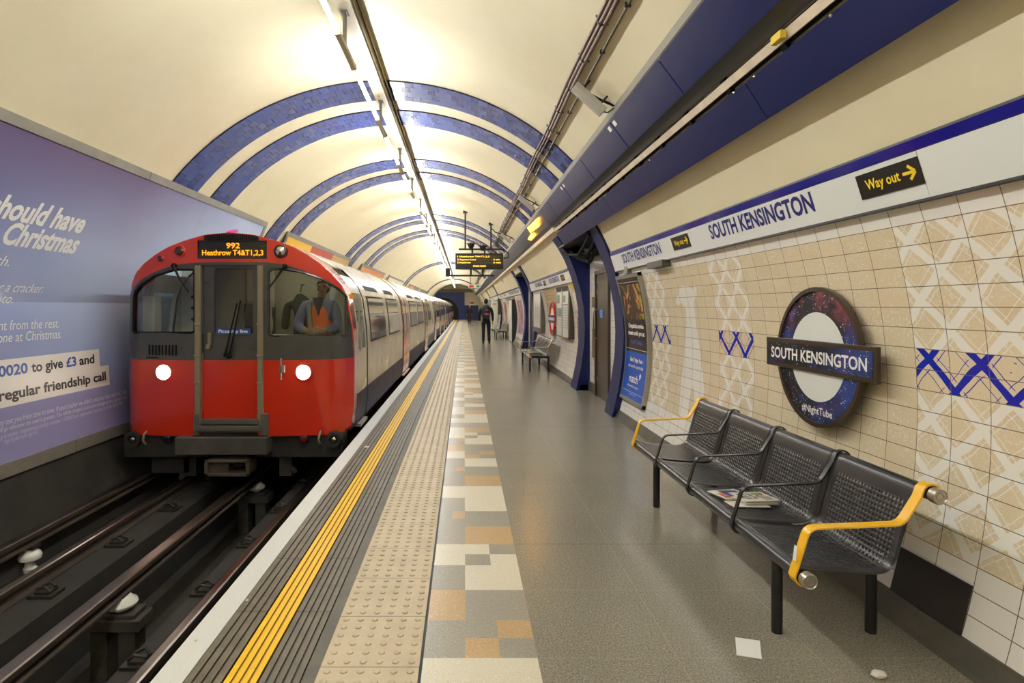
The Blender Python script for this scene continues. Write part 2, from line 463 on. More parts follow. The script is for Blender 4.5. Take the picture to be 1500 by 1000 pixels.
# blue tiled rings round the vault
PAIRS = [7.07, 10.8, 17.3, 20.6, 35.0, 56.0]
def ring(y0, y1, a0, a1, idx):
    b = MB(); prof = arc(a0, a1, 72, .018); b.strip(prof, [y0, y1])
    o2 = arc(a0, a1, 72, -.01)
    n = len(prof)
    for y in (y0, y1):
        vs = [(x, y, z) for x, z in prof] + [(x, y, z) for x, z in o2]
        b.add(vs, [(i, i + 1, n + i + 1, n + i) for i in range(n - 1)])
    struct(b.build('trim_%d' % idx, m_ring, smooth=40, origin=(0, 0, 0), uv=lambda p: (R * math.atan2(p[2] - CZ, p[0] - CX), p[1] - y0)))
k_ = 1
for p in PAIRS:
    ring(p, p + .64, ang(3.17), PI - ang(1.1), k_); ring(p + 1.05, p + 1.69, ang(3.17), PI - ang(1.1), k_ + 1); k_ += 2

m_ribface = mat('rib_blue', (.012, .018, .085), .4, spec=.2)
# blue portal ribs framing the recesses and bays
RIBC = [(0, 2.02), (.4, 2.11), (.8, 2.165), (1.15, 2.18), (1.5, 2.16), (1.8, 2.105), (2.1, 2.02), (2.4, 1.90), (2.62, 1.78), (2.78, 1.67)]
def rib(y0, y1, dk, m=None, dx=0.0):
    b = MB(); poly = [(x + dx, z) for z, x in RIBC] + [(x + .42, z) for z, x in reversed(RIBC)]
    poly = [(x + dx, z) for z, x in RIBC] + [(1.95, 2.78), (2.15, 2.55), (2.36, 2.2), (2.40, 1.2), (2.36, 0)]
    n = len(poly); nr = len(RIBC)
    b.prism(poly, y0, y1)
    for fi in range(nr - 1): b.m[fi] = 1
    return struct(b.build('trim_%d' % dk, [m_blue, m_ribface if m is None else m], smooth=25, origin=(0, 0, 0)))
rib(7.97, 8.42, 31); rib(10.55, 11.1, 32); rib(17.9, 18.4, 33); rib(20.6, 21.1, 34); rib(26.6, 27.0, 35, m_blue, .04); rib(34.5, 35.0, 36, m_blue); rib(45.0, 45.6, 37, m_blue); rib(57.0, 57.7, 38, m_blue)

# platform floor: terrazzo with a mosaic border, tactile strip, ribbed strips, yellow line, white edge
XW, XI = -1.257, -1.128
b = MB()
b.quad((.3136, YB, 0), (2.45, YB, 0), (2.45, YE, 0), (.3136, YE, 0), 0)
c2 = ['T', 'g', 'c', 'C', 't', 'g', 'c', 'c', 't', 'g', 'c']
MI = {'g': 3, 'c': 1, 't': 2}
k = -31
rnd = random.Random(4)
while 2.4985 + .3 * k < YE:
    y0 = 2.4985 + .3 * k; y1 = y0 + .3; ym = y0 + .15
    def cell(x0, x1, a, c, mi): b.quad((x0, a, 0), (x1, a, 0), (x1, c, 0), (x0, c, 0), mi)
    q = c2[k % 11]; xm = .155
    if q == 'T':
        cell(.005, xm, y0, ym, 2); cell(xm, .3136, y0, ym, 3); cell(.005, xm, ym, y1, 3); cell(xm, .3136, ym, y1, 2)
    elif q == 'C':
        cell(.005, xm, y0, ym, 3); cell(xm, .3136, y0, ym, 1); cell(.005, xm, ym, y1, 1); cell(xm, .3136, ym, y1, 3)
    else: cell(.005, .3136, y0, y1, MI[q])
    xa = -.175; xm = -.085
    if k % 4 == 3 or (k > 12 and k % 3 == 2): cell(xa, .005, y0, y1, 1)
    elif k % 11 == 1: cell(xa, .005, y0, y1, 2)
    elif k % 4 == 1:
        cell(xa, xm, y0, ym, 3); cell(xm, .005, y0, ym, 3); cell(xa, xm, ym, y1, 3); cell(xm, .005, ym, y1, 2)
    else: cell(xa, .005, y0, y1, 3)
    k += 1
b.quad((-.20, YB, -.006), (-.175, YB, -.006), (-.175, YE, -.006), (-.20, YE, -.006), 4)
struct(b.build('floor', [m_floor, m_floor_cream, m_floor_tan, m_floor_grey, m_black], origin=(0, 0, 0)))
# tactile slab with domes
b = MB(); b.box(-.600, -.188, YB, YE, -.05, 0)
dome = []
for j in range(int(14 / .0667)):
    y = 2.035 + .0334 + j * .0667
    for i in range(6):
        x = -.565 + i * .0686; n = 12; h = .0065; r0, r1 = .0150, .0085
        vs = [(x + rr * math.cos(2 * PI * q / n), y + rr * math.sin(2 * PI * q / n), hh) for rr, hh in ((r0, 0), (r0 * .9, h * .7), (r1, h)) for q in range(n)]
        b.add(vs, [(a * n + q, a * n + (q + 1) % n, (a + 1) * n + (q + 1) % n, (a + 1) * n + q) for a in range(2) for q in range(n)] + [tuple(range(2 * n, 3 * n))])
y = 16.05
while y < 60:
    for i in range(6):
        x = -.565 + i * .0686
        b.box(x - .01, x + .01, y, y + .035, 0, .005)
    y += .0667 if y < 30 else .2
struct(b.build('floor', m_tact, smooth=50, origin=(0, 0, 0)))
def ribbed(x0, x1, n, m, name):
    w = (x1 - x0) / n; pr = [(x0, -.05)]
    for i in range(n):
        a = x0 + i * w
        pr += [(a + .004, -.008), (a + .004, 0), (a + w - .006, 0), (a + w - .006, -.008)]
    pr += [(x1, -.05)]
    b = MB(); b.strip(pr, [YB, YE]); struct(b.build(name, m, origin=(0, 0, 0)))
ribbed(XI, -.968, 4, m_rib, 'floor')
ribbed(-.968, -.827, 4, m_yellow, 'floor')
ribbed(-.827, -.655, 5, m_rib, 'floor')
b = MB(); b.box(-.655, -.600, YB, YE, -.05, -.001); struct(b.build('floor', m_strip, origin=(0, 0, 0)))
b = MB(); b.prism([(XI, -.0005), (XW, -.0005), (XW, -.06), (XW + .35, -.12), (XI, -.12)], YB, YE); struct(b.build('floor', m_edge, origin=(0, 0, 0)))
b = MB(); b.box(XW + .33, XW + .5, YB, YE, -1.3, -.06); struct(b.build('wall_track', m_soot, origin=(0, 0, 0)))

# track bed: ledges either side of a deep pit
ZL, ZP = -.63, -1.16
b = MB()
b.strip([(-4.3, -.45), (-3.98, -.76), (-3.50, -.76), (-3.46, ZL), (-2.93, ZL), (-2.90, ZP), (-2.05, ZP), (-2.03, ZL), (-.90, ZL)], [YB, YE])
struct(b.build('floor', m_pit, origin=(0, 0, 0)))

# end walls
b = MB()
cx, cz, r = -2.62, 1.1, 1.75
b.quad((-4.4, YE - .02, -1.3), (2.4, YE - .02, -1.3), (2.4, YE - .02, 4.4), (-4.4, YE - .02, 4.4))
struct(b.build('wall_far', m_plaster, origin=(0, 0, 0)))
b = MB(); b.box(-4.3, .05, YE - .16, YE - .03, 0, 3.35); struct(b.build('wall_far', mat('far_blue_wall', (.02, .04, .26), .4), origin=(0, 0, 0)))
b = MB(); b.box(.05, 1.75, YE - .13, YE - .03, 0, 1.75); struct(b.build('wall_far', mat('far_dark_blue_wall', (.016, .025, .15), .4), origin=(0, 0, 0)))
b = MB(); b.prism([(-2.62 + 1.95 * math.cos(a), max(-1.0, .75 + 1.95 * math.sin(a))) for a in [2 * PI * i / 40 for i in range(40)]], YE - .24, YE - .17)
struct(b.build('trim_60', m_black, origin=(0, 0, 0)))
b = MB(); b.box(-4.0, 1.9, YE - .3, YE - .05, 3.35, 3.75)
for x in (-3.2, -2.0, -.8, .1): b.box(x - .04, x + .04, YE - .34, YE - .29, 3.35, 3.75)
struct(b.build('trim_61', mat('grey_fascia', (.26, .23, .17), .6), origin=(0, 0, 0)))
b = MB(); b.quad((-4.4, YB, -1.3), (2.5, YB, -1.3), (2.5, YB, 4.4), (-4.4, YB, 4.4)); struct(b.build('wall_back', m_plaster, origin=(0, 0, 0)))

# ------------------------------------------------------------------ ceiling lamps and trunking
ORD = ['first', 'second', 'third', 'fourth', 'fifth', 'sixth', 'seventh', 'eighth', 'ninth', 'tenth', 'eleventh', 'twelfth']
XL, ZLAMP, ZTR = -1.06, 3.80, 4.115
PITCH, L0 = 2.23, 5.60 - 2.23 * 5                    # tubes 1.52 m long
def make_lamp():
    t = thing('fluorescent_lamp', 'fluorescent tube lamp', 'ceiling lamp', (XL, 0, ZLAMP))
    b = MB(); b.cyl((XL, 0, ZLAMP), (XL, 1.52, ZLAMP), .019, 10); b.build('glass_tube', m_tubeglow, t, smooth=40)
    b = MB(); b.box(XL - .022, XL + .022, -.70, -.01, ZLAMP - .024, ZLAMP + .024); b.box(XL - .026, XL + .026, -.03, .02, ZLAMP - .027, ZLAMP + .027); b.box(XL - .013, XL + .013, 0, 1.52, ZLAMP + .021, ZLAMP + .032)  # last box: unseen strip added over the tube to cut its upward light
    b.build('lamp_body', m_lampbody, t, bevel=.004)
    b = MB(); b.box(XL - .026, XL + .026, 1.49, 1.525, ZLAMP - .027, ZLAMP + .027); b.build('end_cap', m_lampbody, t, bevel=.004)
    for y in (-.42,):
        b = MB(); b.box(XL - .014, XL + .014, y - .03, y + .03, ZLAMP + .02, ZTR); b.box(XL - .03, XL + .03, y - .05, y + .05, ZTR - .012, ZTR + .004)
        b.build('hanger', m_greytrim, t, bevel=.003)
    return t
lamp0 = make_lamp()
n_l = 0
for i in range(33):
    y = L0 + PITCH * i
    if y + 1.6 > YE: break
    l = lamp0 if i == 0 else copy_tree(lamp0)
    l.location = (XL, y, ZLAMP)
    vis = i - 3
    if vis < 0: l['label'] = 'fluorescent tube lamp of the ceiling row beyond the view overhead'
    elif vis < 9: l['label'] = '%s fluorescent tube lamp from the camera in the ceiling row' % ORD[vis]
    else: l['label'] = 'small fluorescent tube lamp in the far end of the ceiling row'
    l['group'] = 'fluorescent lamps hung in a row under the vault'
b = MB(); b.box(-1.115, -.975, YB + .1, YE - .3, ZTR, ZTR + .115); o = b.build('cable_trunking', m_trunk)
tag(o, 'long cream trunking along the crown of the vault above the lamps', 'trunking')
b = MB(); b.tube([(-.955, YB + .1 + .5 * i, ZTR + .03 + .004 * math.sin(i)) for i in range(157)], .014, 6); b.tube([(-.935, YB + .1, ZTR + .075), (-.935, YE - .3, ZTR + .075)], .016, 6)
b.build('cable', mat('brown_cable', (.12, .085, .03), .5), o)
b = MB()
for y in (4.45, 7.2, 9.9): b.box(-1.075, -1.045, y, y + .06, ZTR - .003, ZTR - .0005)
b.build('sticker', mat('orange_sticker', (.85, .42, .03), .5), o)

# ------------------------------------------------------------------ cable runs on the right of the vault
def run(t, d, y0, y1, wob=.0): return [(on_wall(t, d)[0] + wob * math.sin(y * 2.1), y, on_wall(t, d)[1]) for y in [y0 + i * .4 for i in range(int((y1 - y0) / .4) + 1)]]
b = MB(); m3 = []
for t, d in ((2.16, .05), (2.085, .055), (2.01, .05)): b.tube(run(t, d, -2, 66, .008), .013, 6)
o = b.build('cable_bundle', m_cable_red); tag(o, 'bundle of red brown cables clipped in a row along the vault', 'cables')
y = 2.9
p0 = on_wall(2.21, .03); p1 = on_wall(1.965, .03); pm_ = on_wall(2.085, .075); c0 = None
while y < 24:
    if c0 is None:
        b = MB(); b.tube([(p0[0], y, p0[1]), (pm_[0], y, pm_[1]), (p1[0], y, p1[1])], .008, 5); c0 = b.build('cable_clip', m_darkmetal, o); yc0 = y
    else:
        c = c0.copy(); COL.objects.link(c); c.parent = o; c.location.y = y - yc0
    y += .62
b = MB(); b.tube(run(1.845, .03, -2, 66), .011, 6); o = b.build('cable', mat('olive_cable', (.09, .075, .03), .5)); tag(o, 'single thin olive cable beside the red brown cable bundle', 'cable')
y = 3.1; c0 = None; p = on_wall(1.845, .035)
while y < 24:
    if c0 is None:
        b = MB(); b.box(p[0] - .02, p[0] + .02, y - .008, y + .008, p[1] - .01, p[1] + .02); c0 = b.build('cable_clip', m_darkmetal, o); yc0 = y
    else:
        c = c0.copy(); COL.objects.link(c); c.parent = o; c.location.y = y - yc0
    y += .7

# ------------------------------------------------------------------ enamel duct panels above the platform wall
def band_pts(t0, t1, d0, d1):
    return on_wall(t0, d0), on_wall(t1, d1)
UT, UB = on_wall(1.285, .10), on_wall(.969, .12)
UU = on_wall(.885, .04); UTT = on_wall(1.345, .015)
ys = [-1.36, -.04, 1.27, 2.59, 3.90, 5.21, 6.53, 7.84, 9.15, 10.1]
ys2 = [10.1, 11.6] + [11.6 + 4 * i for i in range(1, 16)]
allp = [(a, c, 0) for a, c in zip(ys[:-1], ys[1:])] + [(a, c, 1) for a, c in zip(ys2[:-1], ys2[1:])]
for i, (a, c, far) in enumerate(allp):
    if i < 3: lab = 'upper blue duct panel of the long run beyond the view overhead'
    elif not far: lab = '%s long blue duct panel from the camera along the upper duct' % ORD[i - 3]
    elif a == 10.1: lab = 'dented grey blue duct panel with amber reflection patches on the upper duct'
    else: lab = 'grey blue duct panel in the far stretch of the upper duct'
    t = thing('duct_section', lab, 'duct panel', ((UT[0] + UB[0]) / 2, (a + c) / 2, UB[1]), 'enamel panels of the upper duct')
    b = MB(); poly = [UT, UB, (UU[0], UU[1]), (UU[0] + .01, UU[1] + .05), (UTT[0] + .09, UTT[1] - .09)]
    b.prism([(p[0], p[1]) for p in poly], a + .006, c - .006)
    b.build('panel_face', m_blue if not far else m_bluegrey, t, bevel=.006)
    b = MB(); b.prism([(UT[0] - .006, UT[1] + .002), (UTT[0], UTT[1]), (UTT[0] + .04, UTT[1] - .0), (UT[0] + .03, UT[1] - .02)], a, c)
    b.build('edge_trim', m_greytrim, t)
    if not far:
        b = MB(); b.prism([(UB[0] - .006, UB[1] - .006), (UU[0], UU[1] - .008), (UU[0] + .01, UU[1] + .004), (UB[0] + .01, UB[1] + .012)], a, c)
        b.build('ledge', m_darkmetal, t)
    else:
        b = MB(); b.prism([(UU[0] - .06, UU[1] - .02), (UU[0] - .03, UU[1] - .08), (UU[0] + .03, UU[1] - .06), (UU[0] + .02, UU[1])], a, c)
        b.build('ledge', m_tray, t)
    if i >= 4 and not far:
        dx, dz = UB[0] - UT[0], UB[1] - UT[1]; nrm = Vector((dz, 0, -dx)).normalized()
        if nrm.x > 0: nrm = -nrm
        b = MB()
        for off in ((.05,) if i % 2 else ()) + ((c - a - .12,) if i in (4, 6) else ()):
            y = a + off
            pt = [Vector((UT[0] + dx * f, y + yy, UT[1] + dz * f)) + nrm * .0035 for f, yy in ((.10, 0), (.10, .075), (.26, .075), (.26, 0))]
            b.quad(*pt)
        if b.v: b.build('sticker', m_white, t)
LT, LB = on_wall(.80, .11), on_wall(.62, .11)
ys3 = [-1.37, .17, 1.74, 3.31, 6.7, 10.05]
for i, (a, c) in enumerate(zip(ys3[:-1], ys3[1:])):
    lab = ['lower blue duct panel of the long run beyond the view', 'lower blue duct panel of the long run beyond the view', 'lower blue duct panel at the end of the run over the blank frieze panel',
           'middle lower blue duct panel above the frieze and bench', 'far lower blue duct panel ending over the door niche'][i]
    t = thing('duct_section', lab, 'duct panel', (LB[0], (a + c) / 2, LB[1]), 'enamel panels of the lower duct')
    b = MB(); b.prism([LT, LB, (LB[0] + .012, LB[1] + .012), (LT[0] + .014, LT[1] + .010)], a + .004, c - .004)
    b.build('panel_face', m_blue if i < 3 else m_blue, t)
    b = MB()
    for y in (a + .12, c - .12, (a + c) / 2):
        for p in (LT, LB): b.ball((p[0] - .002 + (.012 if p is LB else -.004), y, p[1] + (.016 if p is LB else -.012)), .008, nu=8, nv=5)
    b.build('screw', m_steel, t)
t = tag(MB().prism([LT, LB, (LB[0] + .10, LB[1] + .05), (LT[0] + .10, LT[1] + .04)], 10.05, 10.07).build('duct_end', m_blue_dk), 'small blue end plate closing the lower duct at the niche', 'end plate')
T0, T1 = on_wall(.868, .09), on_wall(.829, .09)
b = MB(); b.prism([T0, T1, (T1[0] + .03, T1[1] + .02), (T0[0] + .03, T0[1] + .02)], -1.3, 10.2)
o = b.build('cable_tray', m_tray); tag(o, 'long pale galvanised cable tray between the two blue ducts', 'cable tray')
y = .5; c0 = None; q0 = on_wall(.90, .03); q1 = on_wall(.80, .03)
while y < 10:
    if c0 is None:
        b = MB(); b.prism([q0, q1, (q1[0] + .02, q1[1] + .02), (q0[0] + .02, q0[1] + .02)], y, y + .05); c0 = b.build('bracket', m_darkmetal, o)
    else:
        c = c0.copy(); COL.objects.link(c); c.parent = o; c.location.y = y - .5
    y += .62
b = MB(); p = ((T0[0] + T1[0]) / 2, (T0[1] + T1[1]) / 2); nrm = Vector((T1[1] - T0[1], 0, -(T1[0] - T0[0]))).normalized()
b.box(p[0] - .035, p[0] - .006, 2.84, 2.93, p[1] - .022, p[1] + .018); b.build('yellow_tag', mat('yellow_tag', (.72, .52, .02), .5), o)
b = MB(); p0 = on_wall(.872, .005); p1 = on_wall(.81, .005)
b.prism([p0, p1, (p1[0] + .03, p1[1] + .02), (p0[0] + .03, p0[1] + .02)], -1.3, 10.3); struct(b.build('trim_40', m_soot))

# amber reflection on the dented panel, put in as glowing patches
_, ya, _ = wall_at(790, 318, .12)
pa = (UT[0] * .62 + UB[0] * .38 - .035, UT[1] * .62 + UB[1] * .38 - .02)
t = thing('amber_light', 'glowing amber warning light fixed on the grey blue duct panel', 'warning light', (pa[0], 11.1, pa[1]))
m_amber = mat('reflection_amber', (.9, .4, .02), .3, emit=(1, .42, .02), strength=8)
def on_panel(f, y, off):
    d = Vector((UB[0] - UT[0], 0, UB[1] - UT[1])); n = Vector((d.z, 0, -d.x)).normalized()
    if n.x > 0: n = -n
    return Vector((UT[0], y, UT[1])) + d * f + n * off
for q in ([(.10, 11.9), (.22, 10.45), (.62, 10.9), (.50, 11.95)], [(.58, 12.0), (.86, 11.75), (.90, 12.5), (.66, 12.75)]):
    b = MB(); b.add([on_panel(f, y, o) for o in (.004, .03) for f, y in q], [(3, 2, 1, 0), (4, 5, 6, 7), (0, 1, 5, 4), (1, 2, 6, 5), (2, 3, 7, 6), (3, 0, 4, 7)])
    b.build('lens', m_amber, t, bevel=.006)  # glowing plate that stands for a patch of reflected amber

# ------------------------------------------------------------------ long grey loudspeakers on the vault
def make_speaker():
    p0, p1 = on_wall(2.0, .12), on_wall(1.40, .12)
    t = thing('loudspeaker', 'x', 'loudspeaker', (p0[0], 0, p1[1]))
    d = Vector((p1[0] - p0[0], 0, p1[1] - p0[1])); u = d.normalized(); w = Vector((-u.z, 0, u.x))
    if w.z > 0: w = -w
    b = MB(); a = Vector((p0[0], 0, p0[1]))
    sec = [(-.052, .03), (-.052, -.012), (-.03, -.05), (.03, -.05), (.052, -.012), (.052, .03)]
    vs = []
    for k in (0, 1):
        for y, h in sec: vs.append(a + d * k + w * (-h) + Vector((0, y, 0)))
    b.add(vs, [(i, (i + 1) % 6, 6 + (i + 1) % 6, 6 + i) for i in range(6)] + [(5, 4, 3, 2, 1, 0), (6, 7, 8, 9, 10, 11)])
    b.build('speaker_case', mat('speaker_grey', (.40, .37, .31), .4), t, bevel=.006)
    b = MB()
    for k in (.2, .8):
        c = a + d * k; b.tube([c - w * .03, c - w * .125], .010, 6)
    c = a + d * 1.0; b.tube([c, c + u * .03 - w * .02, c + u * .05 - w * .12], .006, 6)
    b.build('bracket', m_darkmetal, t)
    b = MB(); c0 = a + Vector((0, .03, 0)) - w * .02
    b.tube([c0, c0 + Vector((0, .05, 0)) - w * .02, c0 + d * .3 + Vector((0, .075, 0)) - w * .05, c0 + d * .7 + Vector((0, .07, 0)) - w * .08, c0 + d * 1.15 - w * .10, c0 + d * 1.3 - w * .11], .011, 6)
    b.build('cable', m_cable_black, t, smooth=60)
    return t
sp0 = make_speaker()
for i, (y, lab) in enumerate([(5.1, 'largest grey tube loudspeaker on the vault near the blue ducts'), (10.2, 'second grey tube loudspeaker along the vault past the first blue ring pair'),
                              (15.3, 'third grey loudspeaker on the vault beside the departure board'), (18.6, 'fourth and smallest grey loudspeaker on the vault behind the board')]):
    s = sp0 if i == 0 else copy_tree(sp0)
    s.location.y = y; tag(s, lab, 'loudspeaker', 'tube loudspeakers along the vault')

# ------------------------------------------------------------------ station name frieze
FB, FT, FM = on_wall(.237, .035), on_wall(.374, .02), on_wall(.347, .026)
fd = Vector((FM[0] - FB[0], 0, FM[1] - FB[1])); fh = fd.length; fu = fd.normalized(); fn_ = Vector((-fu.z, 0, fu.x))
if fn_.x > 0: fn_ = -fn_
def frieze(y0, y1, label, texts, plates, group='white frieze panels with the station name'):
    t = thing('station_name_frieze', label, 'sign', ((FB[0] + FT[0]) / 2, (y0 + y1) / 2, FB[1]), group)
    b = MB(); b.prism([FB, FM, (FM[0] + .03, FM[1]), (FB[0] + .04, FB[1])], y0 + .002, y1 - .002); b.build('white_panel', m_frieze, t)
    b = MB(); b.prism([(FM[0] - .004, FM[1] + .002), (FT[0] - .004, FT[1]), (FT[0] + .02, FT[1]), (FM[0] + .03, FM[1])], y0, y1); b.build('blue_strip', m_frieze_blue, t)
    b = MB(); b.box(FB[0] - .004, FB[0] + .03, y0, y1, FB[1] - .012, FB[1] - .001); b.box(FT[0] - .002, FT[0] + .02, y0, y1, FT[1] + .001, FT[1] + .012); b.build('edge_trim', m_darkmetal, t)
    def fp(ya, off=.0015): return lambda u, v: Vector((FB[0], ya - u, FB[1])) + fu * v + fn_ * off
    for txt, ya, wd, v0, cap in texts:
        b = MB(); f = fp(ya); write(b, txt, lambda u, v: f(u, v + v0), wd, cap, .03); b.build('lettering', m_ink_blue, t)
    for ya, wd, v0, h in plates:
        f = fp(ya, 0.0); n3 = fn_
        b = MB(); vs = [f(u, v) + n3 * q for q in (0, .005) for u, v in ((0, v0), (wd, v0), (wd, v0 + h), (0, v0 + h))]
        b.add(vs, [(0, 1, 2, 3), (7, 6, 5, 4), (0, 4, 5, 1), (1, 5, 6, 2), (2, 6, 7, 3), (3, 7, 4, 0)])
        p = b.build('way_out_plate', mat('sign_black', (.010, .009, .008), .3), t)
        f2 = fp(ya, .0065); b = MB()
        write(b, 'Way out', lambda u, v: f2(u + wd * .14, v + v0 + h * .34), wd * .56, h * .40, .022)
        b.build('lettering', m_signyellow, p); b = MB()
        ax = wd * .745; cy = v0 + h * .52; L = wd * .19; tk = h * .06
        def bar(p, q):
            d = Vector((q[0] - p[0], q[1] - p[1])); d.normalize(); nn = (-d.y * tk, d.x * tk)
            b.quad(*[f2(*x) for x in ((p[0] + nn[0], p[1] + nn[1]), (q[0] + nn[0], q[1] + nn[1]), (q[0] - nn[0], q[1] - nn[1]), (p[0] - nn[0], p[1] - nn[1]))])
        bar((ax, cy), (ax + L, cy)); bar((ax + L * .5, cy + h * .26), (ax + L, cy)); bar((ax + L * .5, cy - h * .26), (ax + L, cy))
        b.build('arrow', m_signyellow, p)
    return t
VT = fh * .36
SKN = 'SOUTH KENSINGTON'
frieze(-1.5, 2.58, 'blank white frieze panel without lettering beyond the large Way out sign', [], [])
frieze(2.58, 5.22, 'frieze panel with the large station name over the starry roundel', [(SKN, 4.80, 1.42, VT, .118)], [(2.985, .405, fh * .30, .125)])
frieze(5.22, 8.42, 'frieze panel with station name over the couple poster', [(SKN, 7.45, 1.44, VT, .118)], [(5.66, .42, fh * .30, .125)])
frieze(11.1, 17.9, 'frieze panel over the red ring roundel in the second bay', [(SKN, 16.6, 1.44, VT, .118), (SKN, 13.9, 1.44, VT, .118)], [(14.9, .42, fh * .30, .125), (12.2, .42, fh * .30, .125)])
frieze(21.1, 26.6, 'frieze panel in the third bay beyond the second door niche', [(SKN, 26.2, 1.44, VT, .118), (SKN, 23.9, 1.44, VT, .118)], [(24.6, .42, fh * .30, .125), (22.2, .42, fh * .30, .125)])
frieze(27.0, 34.5, 'frieze panel in the fourth bay far along the platform', [(SKN, 33.2, 1.44, VT, .118), (SKN, 29.9, 1.44, VT, .118)], [(31.2, .42, fh * .30, .125)])
frieze(35.0, 45.0, 'frieze panel in the fifth bay very far along the platform', [(SKN, 42.2, 1.44, VT, .118)], [])
b = MB(); xb, yb, zb = wall_at(975, 385, .04); b.box(xb - .05, xb + .05, 5.95, 6.45, zb - .035, zb + .035)
tag(b.build('conduit_box', m_strip, bevel=.006), 'grey conduit box under the frieze above the tile figure', 'box')
b = MB(); xb, yb, zb = wall_at(918, 396, .03); b.box(xb - .02, xb + .04, 7.35, 7.5, zb - .05, zb + .06)
tag(b.build('wall_bracket', m_greytrim, bevel=.004), 'small grey bracket between the frieze and the couple poster', 'bracket')

# ------------------------------------------------------------------ roundel signs
def galaxy():
    m = mat('night_sky_print', (.02, .02, .06), .35); g = G(m); o = g.obj(); x, y, z = g.xyz(o)
    n1 = g.noise(o, 3.2, 6, .6, 1.2); n2 = g.noise(o, 4.7, 5, .6, .8); n3 = g.noise(o, 2.1, 4, .6)
    c = g.mix(g.step(n1, .53, .76), (.003, .004, .009), (.11, .02, .20))
    c = g.mix(g.math('MULTIPLY', g.step(n2, .56, .74), .9), c, (.02, .06, .34))
    far = g.step(g.math('ADD', y, g.math('MULTIPLY', z, .6)), -.10, -.55)
    c = g.mix(g.math('MULTIPLY', g.math('MULTIPLY', far, g.step(n3, .36, .56)), .85), c, (.03, .09, .42))
    pk = g.math('MULTIPLY', g.step(z, .16, .33), g.step(g.noise(o, 6, 4, .6), .46, .62))
    c = g.mix(g.math('MULTIPLY', pk, .8), c, (.36, .06, .09))
    for sc, th in ((24, .13), (58, .21)):
        v = g.voro(o, sc); big = g.step(v, th, th * .45)
        w = g.noise(o, sc * .37, 1); c = g.mix(g.math('MULTIPLY', big, g.step(w, .44, .50)), c, (.92, .96, 1.0))
    g.base(c); return m
m_galaxy = galaxy()
m_frame = mat('bronze_frame', (.055, .036, .02), .35, metal=.3)
def roundel(yc, zc, x, lab, ring_m, disc_m, bar_m, frame_m, txt, sub=None, cat='sign'):
    t = thing('roundel_sign', lab, cat, (x, yc, zc))
    n = 64; RO, RI, FR = .43, .275, .026
    def disc(r0, r1, xa, xb, m, name):
        b = MB()
        o1 = [(yc + r1 * math.cos(2 * PI * k / n), zc + r1 * math.sin(2 * PI * k / n)) for k in range(n)]
        if r0 == 0: b.prism(o1, xa, xb, 'x')
        else:
            vs = [(xx, yc + rr * math.cos(2 * PI * k / n), zc + rr * math.sin(2 * PI * k / n)) for xx in (xa, xb) for rr in (r0, r1) for k in range(n)]
            fs = []
            for k in range(n):
                q = (k + 1) % n
                fs += [(k, q, n + q, n + k), (2 * n + k, 3 * n + k, 3 * n + q, 2 * n + q), (n + k, n + q, 3 * n + q, 3 * n + k), (k, 2 * n + k, 2 * n + q, q)]
            b.add(vs, fs)
        return b.build(name, m, t, smooth=30)
    disc(RO - FR, RO, x - .012, x + .014, frame_m, 'ring_frame')
    disc(RI, RO - FR, x, x + .012, ring_m, 'ring')
    disc(0, RI, x - .001, x + .012, disc_m, 'white_disc')
    b = MB(); b.box(x - .020, x + .002, yc - .555, yc + .555, zc - .098, zc + .098); b.build('bar_frame', frame_m, t, bevel=.003)
    b = MB(); b.box(x - .0225, x - .0195, yc - .525, yc + .525, zc - .070, zc + .070); bar = b.build('name_bar', bar_m, t)
    b = MB(); write(b, txt, lambda u, v: Vector((x - .0240, yc + .485 - u, zc - .037 + v)), .97, .074, .024); b.build('lettering', m_white, bar)
    if sub:
        b = MB(); write(b, sub, lambda u, v: Vector((x - .0015, yc + .155 - u, zc - .352 + v)), .31, .046, .015); b.build('lettering', m_white, t)
    b = MB(); b.box(x + .01, xw + .01, yc - .2, yc + .2, zc - .25, zc - .2); b.build('wall_bracket', m_darkmetal, t)
    return t
xw = CX + R
roundel(3.595, 1.195, 2.170, 'large starry night roundel sign on tan tiles over the near bench', m_galaxy, mat('roundel_white', (.74, .75, .70), .25), m_galaxy, m_frame, SKN, '#NightTube')
m_red = mat('signal_red', (.48, .012, .01), .22, coat=.4)
roundel(14.4, 1.22, 2.170, 'small red ring roundel sign with blue bar over the second bench', m_red, mat('roundel_white_far', (.78, .76, .68), .25), mat('roundel_blue', (.015, .022, .18), .25), m_red, SKN)

